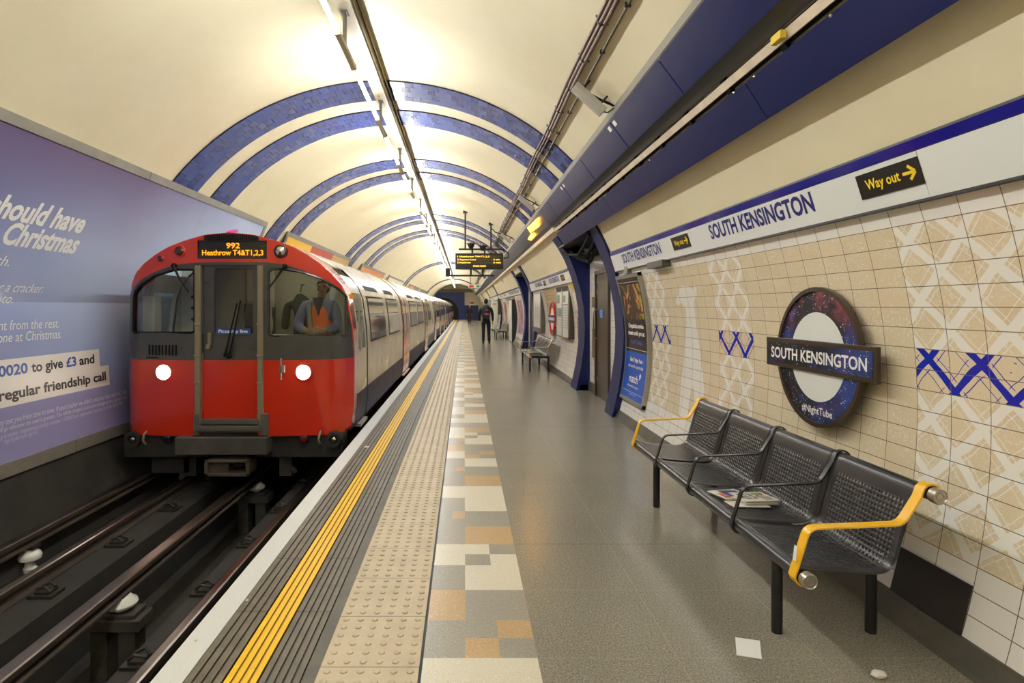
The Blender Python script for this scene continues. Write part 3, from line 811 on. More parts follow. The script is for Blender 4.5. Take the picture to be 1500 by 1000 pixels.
# ------------------------------------------------------------------ posters on the curved platform wall
def poster(y0, y1, z0, z1, lab, paint, frame_m=None, dep=.05, group=None, fr=.045, texts=True):
    t = thing('poster', lab, 'poster', (on_wall(.0)[0] - .1, (y0 + y1) / 2, z0), group)
    s0, s1 = s_of_z(z0), s_of_z(z1); n = 12
    ss = [s0 + (s1 - s0) * i / n for i in range(n + 1)]
    b = MB()
    for ya, yb, sa, sb in ((y0, y0 + fr, s0, s1), (y1 - fr, y1, s0, s1), (y0, y1, s0, s0 + fr), (y0, y1, s1 - fr, s1)):
        sg = [sa + (sb - sa) * i / n for i in range(n + 1)]; k = len(b.v)
        vs = [ws(y, s, d) for s in sg for y, d in ((ya, -.0), (ya, dep), (yb, dep), (yb, -.0))]
        b.add(vs, [(i * 4 + q, i * 4 + (q + 1) % 4, i * 4 + 4 + (q + 1) % 4, i * 4 + 4 + q) for i in range(n) for q in range(4)] + [(0, 1, 2, 3), tuple(4 * n + q for q in (3, 2, 1, 0))])
    b.build('poster_frame', frame_m or m_alu, t, smooth=30)
    def pt(u, v, d=.0): return ws(y1 - fr - u, s0 + fr + v, dep - .012 + d)
    W, H = y1 - y0 - 2 * fr, s1 - s0 - 2 * fr
    def sheet(u0, u1, v0, v1, m, name, par, d=0.0, mb=None):
        b = mb or MB(); nn = max(2, int((v1 - v0) / .12) + 1)
        vs = [pt(u, v0 + (v1 - v0) * i / nn, d) for i in range(nn + 1) for u in (u0, u1)]
        b.add(vs, [(2 * i, 2 * i + 1, 2 * i + 3, 2 * i + 2) for i in range(nn)])
        if mb is None: return b.build(name, m, par, smooth=40)
    paint(t, pt, W, H, sheet)
    return t
def paint_couple(t, pt, W, H, sheet):
    m = mat('warm_candlelit_photo', (.05, .03, .02), .25, coat=.3); g = G(m); o = g.obj(); x, y, z = g.xyz(o)
    n = g.noise(o, 5.5, 3, .55, .6); n2 = g.noise(o, 9, 2, .5)
    c = g.ramp(n, [(.36, (.012, .008, .006)), (.48, (.07, .028, .012)), (.56, (.42, .17, .05)), (.64, (.75, .42, .16)), (.74, (.85, .66, .40))])
    c = g.mix(g.math('MULTIPLY', g.step(y, -.10, -.36), g.step(n2, .46, .6)), c, (.34, .30, .02)); g.base(c)
    hb = H * .385
    a = sheet(0, W, hb, H, mat('black_poster', (.012, .010, .009), .25, coat=.3), 'black_sheet', t)
    sheet(.06, W - .06, H * .66, H - .09, m, 'photo_print', a, .0015)
    bl = sheet(0, W, 0, hb, mat('bright_blue_poster', (.005, .10, .56), .25, coat=.3), 'blue_sheet', t)
    b = MB()
    sheet(.03, W - .03, H - .06, H - .055, None, '', None, .002, b); sheet(.03, W - .03, hb + .035, hb + .04, None, '', None, .002, b)
    b.build('rule_lines', m_white, a); b = MB()
    write(b, 'Chopsticks novice', lambda u, v: pt(u + W * .15, v + H * .585, .002), W * .70, .058, .03)
    b.build('lettering', m_white, a); b = MB()
    write(b, 'meets sushi pro at', lambda u, v: pt(u + W * .13, v + H * .525, .002), W * .74, .058, .03)
    b.build('lettering', m_white, a)
    b = MB(); write(b, 'match dates', lambda u, v: pt(u + W * .23, v + H * .455, .002), W * .54, .055, .03); b.build('lettering', mat('blue_letters', (.01, .05, .45), .3), a)
    b = MB()
    write(b, 'Get 3 days free', lambda u, v: pt(u + W * .22, v + H * .305, .002), W * .56, .058, .02)
    b.build('lettering', m_white, bl); b = MB()
    write(b, 'at match.com/tube', lambda u, v: pt(u + W * .16, v + H * .255, .002), W * .68, .046, .0)
    b.build('lettering', m_white, bl); b = MB()
    write(b, 'match', lambda u, v: pt(u + W * .26, v + H * .135, .002), W * .40, .11, .01)
    b.build('wordmark', m_white, bl); b = MB()
    ht = [(.70, .205), (.735, .225), (.77, .22), (.775, .195), (.70, .165), (.715, .19)]
    b.add([pt(W * u, H * v, .002) for u, v in ht], [tuple(range(6))])
    b.build('heart', m_white, bl); b = MB()
    write(b, '#lovewithnoregrets', lambda u, v: pt(u + W * .22, v + H * .095, .002), W * .50, .032, .0)
    b.build('lettering', m_white, bl); b = MB()
    sheet(.05, W - .05, .085, .089, None, '', None, .002, b); sheet(W * .35, W * .65, .06, .064, None, '', None, .002, b)
    b.build('rule_lines', m_white, bl)
poster(6.98, 8.0, .27, 1.93, 'poster with a warm couple photo above a bright blue half', paint_couple)
def paint_art(cols, seed):
    def f(t, pt, W, H, sheet):
        m = mat('poster_print', cols[0], .3, coat=.2); g = G(m); o = g.obj()
        mp = g.n.new('ShaderNodeMapping'); mp.inputs['Location'].default_value = (seed, seed, 0); g.l.new(o, mp.inputs[0])
        n = g.noise(mp.outputs[0], 1.6, 3, .5, .7)
        k = len(cols); g.base(g.ramp(n, [(.35 + .3 * i / (k - 1), c) for i, c in enumerate(cols)]))
        sheet(0, W, 0, H, mat('poster_border', (.72, .68, .60), .3), 'paper', t)
        sheet(W * .10, W * .90, H * .08, H * .92, m, 'print', t, .002)
    return f
poster(21.4, 24.0, .30, 1.96, 'white framed poster with red and lilac print beyond the second niche', paint_art([(.16, .12, .40), (.62, .55, .62), (.50, .05, .06), (.55, .35, .38)], 3), m_frieze)
poster(29.6, 32.2, .30, 1.96, 'white framed poster with red print behind the third bench', paint_art([(.55, .45, .42), (.45, .06, .05), (.6, .5, .42)], 9), m_frieze)

# flat cased notices in the second bay
def case(y0, y1, z0, z1, xf, lab, panes, side_m):
    t = thing('notice_case', lab, 'notice board', (xf + .1, (y0 + y1) / 2, z0))
    b = MB(); b.prism([(xf + .012, z0), (xf + .012, z1)] + [(CX + R * math.cos(ang(z)) + .0, z) for z in (z1, (z0 + z1) / 2, z0)], y0, y1); b.build('case_body', side_m, t)
    n = len(panes); w = (y1 - y0) / n
    for i, pn in enumerate(panes):
        a, c = y1 - (i + 1) * w, y1 - i * w
        b = MB()
        for q in ((a, a + .03, z0, z1), (c - .03, c, z0, z1), (a, c, z0, z0 + .03), (a, c, z1 - .03, z1)): b.box(xf - .012, xf + .012, *q)
        b.build('case_frame', m_alu, t)
        b = MB(); b.box(xf, xf + .014, a + .03, c - .03, z0 + .03, z1 - .03); p = b.build('notice_sheet', mat('notice_paper', (.70, .70, .63), .3, coat=.3), t)
        for mm, rows in pn:
            b = MB()
            for u0, u1, v0, v1 in rows: b.box(xf - .002, xf, c - .03 - (w - .06) * u1, c - .03 - (w - .06) * u0, z0 + .03 + (z1 - z0 - .06) * v0, z0 + .03 + (z1 - z0 - .06) * v1)
            b.build('printed_block', mm, p)
    return t
m_tq = mat('teal_print', (.12, .22, .22), .4); m_nv = mat('navy_print', (.03, .03, .14), .4); m_gr = mat('grey_print', (.42, .43, .40), .4)
rows = [(.1, .9, .62 - .05 * i, .645 - .05 * i) for i in range(10)]
case(11.9, 13.45, .85, 1.95, 2.13, 'double glazed notice case with dark side near the far red roundel',
     [[(m_nv, [(0, 1, .92, 1)]), (m_tq, [(.08, .55, .68, .86), (.08, .92, .40, .58)]), (m_gr, rows[5:])], [(m_nv, [(0, 1, .92, 1), (.1, .9, .64, .66)]), (m_gr, rows[1:]), (m_tq, [(.1, .5, .70, .84)])]], mat('dark_brown_case', (.05, .035, .022), .5))
case(16.2, 17.85, .79, 1.94, 2.12, 'pale map case with dark blue foot by the second niche',
     [[(m_gr, [(.15, .85, .4, .42), (.2, .8, .6, .62), (.3, .33, .3, .8), (.6, .63, .25, .75), (.1, .6, .5, .515)]), (m_nv, [(0, 1, 0, .09)])]], mat('case_grey', (.10, .09, .07), .5))
# yellow and white notices beside the rib
def notice(yc, zc, w, h, m, lab, dark=None):
    s0 = s_of_z(zc); b = MB(); vs = []
    for d in (.001, .012):
        vs += [ws(yc + w / 2, s0 - h / 2, d), ws(yc - w / 2, s0 - h / 2, d), ws(yc - w / 2, s0 + h / 2, d), ws(yc + w / 2, s0 + h / 2, d)]
    b.add(vs, [(0, 1, 2, 3), (7, 6, 5, 4), (0, 4, 5, 1), (1, 5, 6, 2), (2, 6, 7, 3), (3, 7, 4, 0)])
    o = b.build('notice', m, bevel=.001); tag(o, lab, 'notice')
    return o
notice(11.42, 1.93, .32, .20, mat('notice_yellow', (.75, .50, .03), .4), 'small yellow notice high on tiles beside the far blue rib')
notice(11.40, 1.62, .26, .34, mat('notice_white', (.66, .63, .52), .4), 'white notice below the small yellow notice')
notice(11.38, 1.10, .22, .42, mat('notice_brown', (.13, .10, .06), .5), 'brown plate on tiles beside the far blue rib')

# ------------------------------------------------------------------ door niche
def niche_door(y0, y1, lab, far=False):
    t = thing('niche_door', lab, 'door', (XR, (y0 + y1) / 2, 0))
    z = 2.12
    b = MB()
    b.box(XR - .045, XR + .02, y0, y0 + .07, 0, z); b.box(XR - .045, XR + .02, y1 - .07, y1, 0, z); b.box(XR - .045, XR + .02, y0, y1, z - .07, z)
    b.build('door_frame', m_wood, t, bevel=.004)
    b = MB(); b.box(XR - .022, XR + .01, y0 + .07, y1 - .07, .01, z - .07); d = b.build('door_leaf', m_wood, t)
    if far: return t
    yh = y1 - .17
    b = MB(); b.tube([(XR - .02, yh, .98), (XR - .085, yh, .98), (XR - .10, yh, 1.02), (XR - .10, yh, 1.42), (XR - .085, yh, 1.46), (XR - .02, yh, 1.46)], .013, 8)
    b.build('handle', m_steel, d, smooth=50)
    b = MB(); b.box(XR - .026, XR - .0225, yh - .34, yh - .16, 1.33, 1.46); b.build('blue_notice', mat('blue_notice', (.08, .22, .62), .4), d)
    b = MB()
    for zz in (.25, 1.72, 1.9): b.box(XR - .032, XR - .02, y1 - .16, y1 - .13, zz, zz + .09)
    b.build('hinge', m_steel, d)
    return t
niche_door(9.05, 9.98, 'dark brown door in the white tiled niche behind the couple poster')
niche_door(18.7, 19.7, 'brown door seen edge on in the far niche', True)
for y0, y1, z0, z1, lab in ((10.12, 10.32, 1.50, 1.68, 'small square brass grille high beside the dark brown door'), (10.05, 10.3, .62, 1.12, 'tall brass grille beside the foot of the dark brown door'), (8.60, 8.78, .30, .52, 'low brass grille between the dark brown door and blue rib')):
    t = thing('wall_vent', lab, 'vent', (XR, (y0 + y1) / 2, z0))
    b = MB(); b.box(XR - .015, XR + .01, y0, y1, z0, z1); b.build('vent_frame', m_darkmetal, t)
    b = MB(); b.box(XR - .018, XR - .012, y0 + .015, y1 - .015, z0 + .015, z1 - .015); b.build('vent_grille', m_brass, t)
for i, (dx, sag) in enumerate(((1.80, .16), (1.92, .20), (2.06, .13), (1.99, .26))):
    b = MB(); b.tube([(dx, 8.40, 2.55), (dx, 8.7, 2.50 - sag * .4), (dx + .03, 9.4, 2.50 - sag), (dx, 10.2, 2.50 - sag * .5), (dx, 10.6, 2.56)], .022 + .006 * i, 7)
    tag(b.build('ceiling_cable', m_cable_black, smooth=60), 'black cable sagging under the niche ceiling, ' + ['thinnest of four', 'second of four', 'third of four', 'thickest and lowest'][i], 'cable', 'black cables under the niche ceiling')
t = thing('wall_vent', 'black recessed panel at the foot of the tiles behind the near bench', 'vent', (2.12, 2.69, .1))
b = MB(); vs = [ws(y, s_of_z(z), d) for d in (.004, .012) for y, z in ((2.49, .1), (2.895, .1), (2.895, .31), (2.49, .31))]
b.add(vs, [(0, 1, 2, 3), (7, 6, 5, 4), (0, 4, 5, 1), (1, 5, 6, 2), (2, 6, 7, 3), (3, 7, 4, 0)]); b.build('panel', mat('black_panel', (.018, .015, .012), .5, vary=.4), t)

# ------------------------------------------------------------------ platform benches: perforated steel, yellow end arms
m_seat = mat('gunmetal_steel', (.040, .040, .043), .30, metal=.55, coat=.3)
m_seatblk = mat('black_steel', (.010, .010, .010), .35, metal=.2, coat=.2)
m_yarm = mat('yellow_arm', (.88, .49, .006), .35, coat=.3)
SEAT = [(-.262, .402), (-.20, .393), (-.12, .386), (-.02, .379), (.05, .374), (.085, .377), (.112, .388), (.133, .408), (.146, .436), (.160, .49), (.180, .56), (.202, .64), (.222, .70), (.238, .738), (.252, .752)]
def resample(p, n):
    d = [0]
    for a, c in zip(p[:-1], p[1:]): d.append(d[-1] + math.dist(a, c))
    out = []; j = 0
    for i in range(n + 1):
        s = d[-1] * i / n
        while j < len(p) - 2 and d[j + 1] < s: j += 1
        f = (s - d[j]) / (d[j + 1] - d[j]); out.append((p[j][0] + (p[j + 1][0] - p[j][0]) * f, p[j][1] + (p[j + 1][1] - p[j][1]) * f))
    return out, d[-1]
def seat_mesh(y0, y1):
    rows_ = 35; cols = 24
    pr, L = resample(SEAT, rows_); b = MB()
    def P(u, v):
        i = min(int(v), rows_ - 1); f = v - i
        return (pr[i][0] + (pr[i + 1][0] - pr[i][0]) * f, y0 + (y1 - y0) * u / cols, pr[i][1] + (pr[i + 1][1] - pr[i][1]) * f)
    idx = {}
    def V(u, v):
        k = (round(u, 4), round(v, 4))
        if k not in idx: idx[k] = len(b.v); b.v.append(P(u, v))
        return idx[k]
    for i in range(rows_):
        for j in range(cols):
            if 1 <= i <= rows_ - 5 and 2 <= j < cols - 2:
                o = [(j, i), (j + .5, i), (j + 1, i), (j + 1, i + .5), (j + 1, i + 1), (j + .5, i + 1), (j, i + 1), (j, i + .5)]
                cx, cy = j + .5, i + .5; h = []
                for q in range(8):
                    a = -PI * .75 + q * PI / 4
                    h.append((cx + .215 * math.cos(a), cy + .215 * math.sin(a)))
                for q in range(8): b.f.append((V(*o[q]), V(*o[(q + 1) % 8]), V(*h[(q + 1) % 8]), V(*h[q]))); b.m.append(0)
            else:
                b.f.append((V(j, i), V(j + 1, i), V(j + 1, i + 1), V(j, i + 1))); b.m.append(0)
    return b
def strap(mb, path, y0, y1, th):
    n = len(path); off = []
    for i in range(n):
        a = Vector(path[max(i - 1, 0)]); c = Vector(path[min(i + 1, n - 1)]); d = (c - a).normalized(); off.append((-d.y * th, d.x * th))
    vs = []
    for i in range(n):
        x, z = path[i]; ox, oz = off[i]
        vs += [(x, y0, z), (x, y1, z), (x + ox, y1, z + oz), (x + ox, y0, z + oz)]
    mb.add(vs, [(i * 4 + q, i * 4 + (q + 1) % 4, i * 4 + 4 + (q + 1) % 4, i * 4 + 4 + q) for i in range(n - 1) for q in range(4)] + [(0, 1, 2, 3), tuple(4 * (n - 1) + q for q in (3, 2, 1, 0))])
def round_path(pts, r=.03, n=5):
    out = [pts[0]]
    for a, p, c in zip(pts[:-2], pts[1:-1], pts[2:]):
        a, p, c = Vector(a), Vector(p), Vector(c); u = (a - p).normalized() * r; w = (c - p).normalized() * r
        for i in range(n + 1):
            f = i / n; out.append(tuple((p + u) * (1 - f) ** 2 + p * 2 * f * (1 - f) + (p + w) * f * f))
    return out + [pts[-1]]
FX, FZ, BX, BZ = -.262, .374, .272, .722               # centre lines of the front and back tubes
ARM = [(FX + .034 * math.cos(a), FZ + .034 * math.sin(a)) for a in [-PI * .35 - PI * .12 * i for i in range(6)]] + round_path([(FX - .036, FZ - .004), (-.235, .572), (.155, .588), (BX - .045, BZ - .02)], .035) + [(BX + .036 * math.cos(a), BZ + .036 * math.sin(a)) for a in [PI - PI * .16 * i for i in range(1, 7)]]
def make_bench():
    t = thing('platform_bench', 'bench', 'bench', (1.68, 3.62, 0))
    def at(mb): mb.v = [(x + 1.68, y + 3.62, z) for x, y, z in mb.v]; return mb
    L = 1.20; ye = [-1.18, -.6, 0, .6, 1.18]
    seats = []
    for i in range(4):
        s = at(seat_mesh(ye[i] + .022, ye[i + 1] - .022)).build('seat_shell', m_seat, t, smooth=40, solid=.003)
    b = MB(); b.cyl((FX, -1.17, FZ), (FX, 1.17, FZ), .030, 18); at(b).build('front_tube', m_seat, t, smooth=50)
    b = MB(); b.cyl((BX, -1.17, BZ), (BX, 1.17, BZ), .029, 18); at(b).build('back_tube', m_seat, t, smooth=50)
    for s in (-1, 1):
        b = MB(); strap(b, ARM, s * 1.165 - .024, s * 1.165 + .024, .007); at(b).build('end_arm', m_yarm, t, smooth=40)
        if s < 0:
            b = MB(); b.box(FX - .0205, FX - .0195, -1.182, -1.160, .44, .50); b.v = [(x + (z - .374) * .13 - .022, y, z) for x, y, z in b.v]; at(b).build('label_sticker', m_white, t)
        for x, z in ((FX, FZ), (BX, BZ)):
            b = MB(); b.lathe([(.0, 0), (.030, 0), (.0335, .004), (.0335, .022), (.028, .026), (.025, .024), (.0, .024)] if s > 0 else [(.0, -.0), (.030, 0), (.0335, -.004), (.0335, -.030), (.029, -.035), (.0255, -.032), (.018, -.032), (.017, -.035), (.013, -.035), (.012, -.032), (.0, -.032)], (x, s * 1.195, z), 'y', 20); at(b).build('end_cap', m_steel, t, smooth=30)
    for y in (-.6, 0, .6):
        b = MB(); strap(b, ARM, y - .014, y + .014, .007); at(b).build('middle_arm', m_seatblk, t, smooth=40)
        b = MB(); strap(b, [(FX, FZ - .034)] + [(x, z - .012) for x, z in SEAT[1:-1]], y - .018, y + .018, .006); at(b).build('seat_rib', m_seatblk, t, smooth=40)
    for y in (-.92, .77):
        for x in (-.234, .20):
            b = MB(); b.cyl((x, y, 0), (x, y, .365), .0245, 18); at(b).build('leg', m_seatblk, t, smooth=50)
        b = MB(); b.box(-.250, .215, y - .022, y + .022, .312, .362); at(b).build('cross_beam', m_seatblk, t, bevel=.004)
        b = MB(); strap(b, [(.17, .34), (.19, .50), (.235, .66), (BX - .02, BZ)], y - .035, y + .035, .012); at(b).build('back_support', m_seatblk, t)
        b = MB(); b.box(-.222, -.19, y - .0235, y - .022, .325, .342); at(b).build('label_sticker', m_white, t)
    return t
bench = make_bench()
tag(bench, 'near dark perforated steel bench with yellow end arms under the starry roundel', 'bench', 'steel benches along the platform')
b2 = copy_tree(bench); b2.location = (1.77, 14.58, 0); b2['label'] = 'second steel bench with yellow arms below the small red roundel'
b3 = copy_tree(bench); b3.location = (1.78, 28.7, 0); b3['label'] = 'third steel bench far along near the tall black sided machine'

# papers
m_paper = mat('newsprint', (.70, .66, .57), .6)
def newspaper(x, y, z, rz, w, l, lab, printed, layers=3, tilt=0.0):
    t = thing('newspaper', lab, 'newspaper', (x, y, z), 'newspapers on the near bench')
    M = Matrix.Translation((x, y, z)) @ Matrix.Rotation(rz, 4, 'Z') @ Matrix.Rotation(tilt, 4, 'Y')
    b = MB(); rr = random.Random(int(x * 1000))
    for i in range(layers):
        d = rr.uniform(-.010, .010); e = rr.uniform(-.006, .006); h = .0035
        n = 8; vs = []
        for k in range(n + 1):
            u = -w / 2 + w * k / n + d; bend = .004 * math.sin(k / n * PI) + (.010 if i == layers - 1 else .004) * ((k / n) ** 4)
            vs += [M @ Vector((u, v + e, i * .0055 + q + bend)) for q in (0, h) for v in (-l / 2, l / 2)]
        b.add(vs, [(4 * k + a, 4 * k + c, 4 * k + 4 + c, 4 * k + 4 + a) for k in range(n) for a, c in ((0, 1), (1, 3), (3, 2), (2, 0))] + [(0, 1, 3, 2), (4 * n, 4 * n + 2, 4 * n + 3, 4 * n + 1)])
    b.build('pages', m_paper, t, smooth=30)
    zt = layers * .0055 + .0045
    for kind, mm, data in printed:
        b = MB()
        for it in data:
            def S(u, v):
                k = (u + w / 2) / w
                return M @ Vector((u, v, zt - .0015 + .004 * math.sin(k * PI) + .010 * max(0, k) ** 4))
            if kind == 'box':
                u0, u1, v0, v1 = it
                n = 4
                vs = [S(u0 + (u1 - u0) * i / n, v) for i in range(n + 1) for v in (v0, v1)]
                b.add(vs, [(2 * i, 2 * i + 1, 2 * i + 3, 2 * i + 2) for i in range(n)])
            else:
                txt, u, v, wd, cap = it
                write(b, txt, lambda a, c: S(u - c, v + a), wd, cap, .03)
        b.build('print', mm, t)
    return t
m_pblack = mat('newsprint_black', (.03, .03, .03), .6); m_pblue = mat('newsprint_blue', (.05, .07, .25), .6); m_porange = mat('newsprint_orange', (.60, .18, .08), .6); m_pgreen = mat('newsprint_green', (.30, .42, .20), .6); m_pgrey = mat('newsprint_grey', (.36, .34, .30), .6)
ZS = .388
def seat_z(x):
    lx = x - 1.68
    for (a, za), (c, zc) in zip(SEAT[:-1], SEAT[1:]):
        if a <= lx <= c: return za + (zc - za) * (lx - a) / (c - a)
    return .4
p1 = newspaper(1.56, 3.425, seat_z(1.56) + .0045, .35, .20, .15, 'folded newspaper with blue and orange photo on the near bench, behind the arm',
          [('box', m_pblue, [(-.06, .06, -.06, .03)]), ('box', m_porange, [(-.095, -.06, -.07, .0)]), ('box', m_pgrey, [(-.05, .05, .04, .06)])], 3, .09)
p2 = newspaper(1.655, 3.355, seat_z(1.655) + .0115, .22, .21, .16, 'open folded newspaper with black headline on the near bench seat',
          [('text', m_pblack, [('COULD I', -.045, -.055, .115, .024), ('BE AID', -.005, -.055, .095, .022)]), ('box', m_pgreen, [(.02, .09, .03, .065)]), ('box', m_pgrey, [(.03, .085, -.065, -.02)]), ('box', m_porange, [(.045, .07, -.01, .012)]), ('box', m_pblack, [(.015, .035, -.02, .0), (-.09, -.075, -.03, .03)])], 4, .09)
p3 = newspaper(1.60, 3.285, seat_z(1.60) + .003, .12, .22, .10, 'pale blank fold of newspaper slipped under the headline newspaper', [], 1, .09)
for p in (p1, p2, p3): p['group'] = 'newspapers on the near bench'
p4 = newspaper(1.72, 14.3, .392, .5, .34, .26, 'crumpled pale newspaper lying on the second bench', [('box', m_pgrey, [(-.1, .1, -.08, .08)])], 3, .06); p4['group'] = 'newspapers on the far bench'
p5 = newspaper(1.60, 14.9, .400, 1.2, .30, .22, 'pale newspaper lying flat on the second bench farther back', [], 2, .05); p5['group'] = 'newspapers on the far bench'
pts = [floor_at(*q) for q in ((1077, 934), (1113, 939), (1116, 966), (1079, 960))]
b = MB(); vs = [(x, y, zz) for zz in (.0015, .0035) for x, y, z in pts]; b.add(vs, [(3, 2, 1, 0), (4, 5, 6, 7), (0, 1, 5, 4), (1, 2, 6, 5), (2, 3, 7, 6), (3, 0, 4, 7)])
tag(b.build('paper_sheet', mat('white_paper', (.76, .76, .73), .6)), 'white sheet of paper lying flat on floor by the near bench', 'paper')
def crumple(px, py, r, lab, name='crumpled_tissue', sq=.55):
    x, y, z = floor_at(px, py); rr = random.Random(px); b = MB(); b.ball((0, 0, 0), r, (1, .8, sq), 12, 8)
    b.v = [(x + a * rr.uniform(.75, 1.15), y + c * rr.uniform(.75, 1.15), max(.0, r * sq * .8 + d * rr.uniform(.8, 1.1))) for a, c, d in b.v]
    return tag(b.build(name, mat('tissue', (.78, .74, .66), .8), smooth=20), lab, 'litter')
crumple(1287, 992, .030, 'crumpled white tissue on floor before the near bench legs')
crumple(537, 655, .030, 'white scrap of litter on the ribbed paving beside the train nose', 'paper_scrap', .25)
crumple(287, 938, .008, 'tiny white crumb of litter on ribbed strip near the yellow line', 'paper_scrap', .6)
crumple(362, 880, .008, 'second tiny white crumb on the ribbed strip by the edge', 'paper_scrap', .6)

# ------------------------------------------------------------------ departure board and hanging signs
YS = 15.6
t = thing('departure_board', 'hanging departure board with glowing amber text over the platform', 'display board', (.4, YS, 2.53))
b = MB(); b.box(-.235, 1.045, YS, YS + .22, 2.52, 2.945); b.build('board_case', mat('board_black', (.012, .011, .010), .35), t, bevel=.01)
m_led = mat('amber_led', (.5, .3, .02), .5, emit=(1, .50, .06), strength=1.3)
b = MB()
for i, z in enumerate((2.835, 2.755, 2.675)): b.box(-.20, 1.0, YS - .004, YS, z - .012, z + .05)
b.box(.2, .62, YS - .004, YS, 2.575, 2.63)
b.build('display_window', mat('display_olive', (.055, .045, .004), .4), t)
b = MB()
def led(txt, x, z, w, c=.042): write(b, txt, lambda u, v: Vector((x + u, YS - .006, z + v)), w, c, .02)
led('1 Heathrow T4+T1,2,3', -.185, 2.838, .86); led('2 Rayners Lane', -.185, 2.758, .50); led('3 Heathrow', -.185, 2.678, .36); led('2 min', .78, 2.758, .17); led('6 min', .78, 2.678, .20)
led('STAND CLEAR', .24, 2.582, .34)
b.build('amber_text', m_led, t)
b = MB(); b.box(-.15, .95, YS + .09, YS + .13, 3.04, 3.085)
for x in (.22, .55): b.box(x - .02, x + .02, YS + .09, YS + .13, 2.94, 3.05)
b.build('support_bar', m_darkmetal, t)
for x in (.03, .72):
    zt = CZ + math.sqrt((R) ** 2 - (x - CX) ** 2)
    b = MB(); b.box(x - .022, x + .022, YS + .088, YS + .132, 3.06, zt); b.box(x - .06, x + .06, YS + .05, YS + .17, zt - .05, zt + .02); b.build('hanging_pole', m_darkmetal, t)
b = MB(); b.tube([(.74, YS + .13, 3.62), (.85, YS + .16, 3.52), (1.05, YS + .2, 3.48), (1.25, YS + .2, 3.47), (1.45, YS + .2, 3.30)], .014, 6); b.build('cable', m_cable_black, t, smooth=60)
b = MB(); b.tube([(.95, YS + .12, 3.06), (1.10, YS + .14, 3.04), (1.20, YS + .14, 2.94), (1.19, YS + .14, 2.84), (1.06, YS + .14, 2.82)], .016, 6); b.build('cable', m_cable_black, t, smooth=60)
YK = YS + .11
b = MB(); b.box(-.40, .80, YS + .09, YS + .13, 2.33, 2.375)
for x in (.18, .50):
    b.box(x - .025, x + .025, YS + .09, YS + .13, 2.36, 2.53)
b.build('lower_bar', m_darkmetal, t)
def camera_dome(x, y, z, lab):
    t = thing('security_camera', lab, 'camera', (x, y, z), 'cameras by the departure board')
    b = MB(); b.cyl((x, y, z + .13), (x, y, 3.05 if z < 3.05 else z + .15), .014, 8); b.box(x - .015, x + .015, y - .015, 15.75, z + .135, z + .16); b.build('arm', m_darkmetal, t)
    b = MB(); b.lathe([(.0, -.11), (.05, -.10), (.085, -.04), (.09, 0), (.12, .015), (.12, .03), (0, .03)], (x, y, z + .11), 'z', 16); b.build('dome', m_darkmetal, t, smooth=40)
    return t
b = MB(); b.box(-.02, .02, 0, .04, 0, .1)
camera_dome(.18, 15.55, 3.06, 'dome security camera above the departure board under the longer pole'); camera_dome(.50, 15.55, 3.00, 'dome security camera above the departure board beside the looping cable')
for x in (.16, .50):
    pass
t = thing('security_camera', 'small box shaped camera on the bar end below the departure board', 'camera', (-.43, YK, 2.44), 'cameras by the departure board')
b = MB(); b.box(-.50, -.38, YK - .08, YK + .10, 2.33, 2.55); b.build('camera_body', m_darkmetal, t, bevel=.01)
b = MB(); b.cyl((-.44, YK - .075, 2.46), (-.44, YK - .10, 2.46), .035, 12); b.build('lens', m_black, t)
YX = 38.0
t = thing('hanging_sign', 'small white hanging sign with red and green far along the platform', 'sign', (.65, YX, 2.75))
b = MB(); b.box(.28, 1.05, YX, YX + .1, 2.76, 2.98); b.build('sign_case', mat('sign_white', (.75, .75, .68), .4), t)
b = MB(); b.box(.33, .62, YX - .004, YX, 2.80, 2.94); b.build('red_block', mat('sign_red', (.7, .05, .03), .4), t)
b = MB(); b.box(.80, 1.0, YX - .004, YX, 2.81, 2.93); b.build('green_block', mat('sign_green', (.05, .25, .10), .4), t)
for x in (.4, .93):
    zt = CZ + math.sqrt(R ** 2 - (x - CX) ** 2)
    b = MB(); b.box(x - .02, x + .02, YX + .03, YX + .07, 2.97, zt); b.build('hanging_pole', m_darkmetal, t)

# machines and cabinets far along the platform wall
t = thing('help_machine', 'tall black sided machine with white front past the second niche', 'machine', (2.14, 25.4, 0))
b = MB(); b.prism([(2.02, 0), (2.02, 1.84), (2.21, 1.84), (2.24, 1.0), (2.17, 0)], 24.7, 26.2); b.build('cabinet', mat('machine_black', (.012, .012, .011), .45), t)
b = MB(); b.box(2.0, 2.02, 24.72, 26.18, .05, 1.80); b.build('front_panel', mat('machine_white', (.72, .70, .62), .35), t)
b = MB(); b.box(2.05, 2.14, 25.0, 25.5, 1.84, 1.90); b.build('yellow_top', mat('machine_yellow', (.7, .5, .03), .4), t)
t = thing('equipment_cabinet', 'white equipment cabinet standing far behind the standing man', 'cabinet', (2.0, 38.4, 0))
b = MB(); b.box(1.78, 2.18, 38, 39, .1, 1.93); b.build('cabinet_body', mat('cabinet_white', (.70, .66, .55), .4), t, bevel=.01)
b = MB(); b.box(1.82, 2.15, 38.05, 38.95, 0, .1); b.build('plinth', m_darkmetal, t)
b = MB(); b.box(1.88, 2.08, 37.985, 38, 1.70, 1.74); b.build('vent_slot', m_darkmetal, t)
t = thing('projecting_sign', 'dark projecting board on the wall beside the white equipment cabinet', 'sign', (2.1, 34.4, 1.2))
b = MB(); b.box(1.98, 2.22, 34.3, 34.36, 1.08, 2.05); b.build('board', mat('brown_board', (.05, .03, .028), .5), t)
t = thing('far_notice_panel', 'white notice panel with red strip on the far end wall', 'notice board', (.9, YE - .2, 1.8))
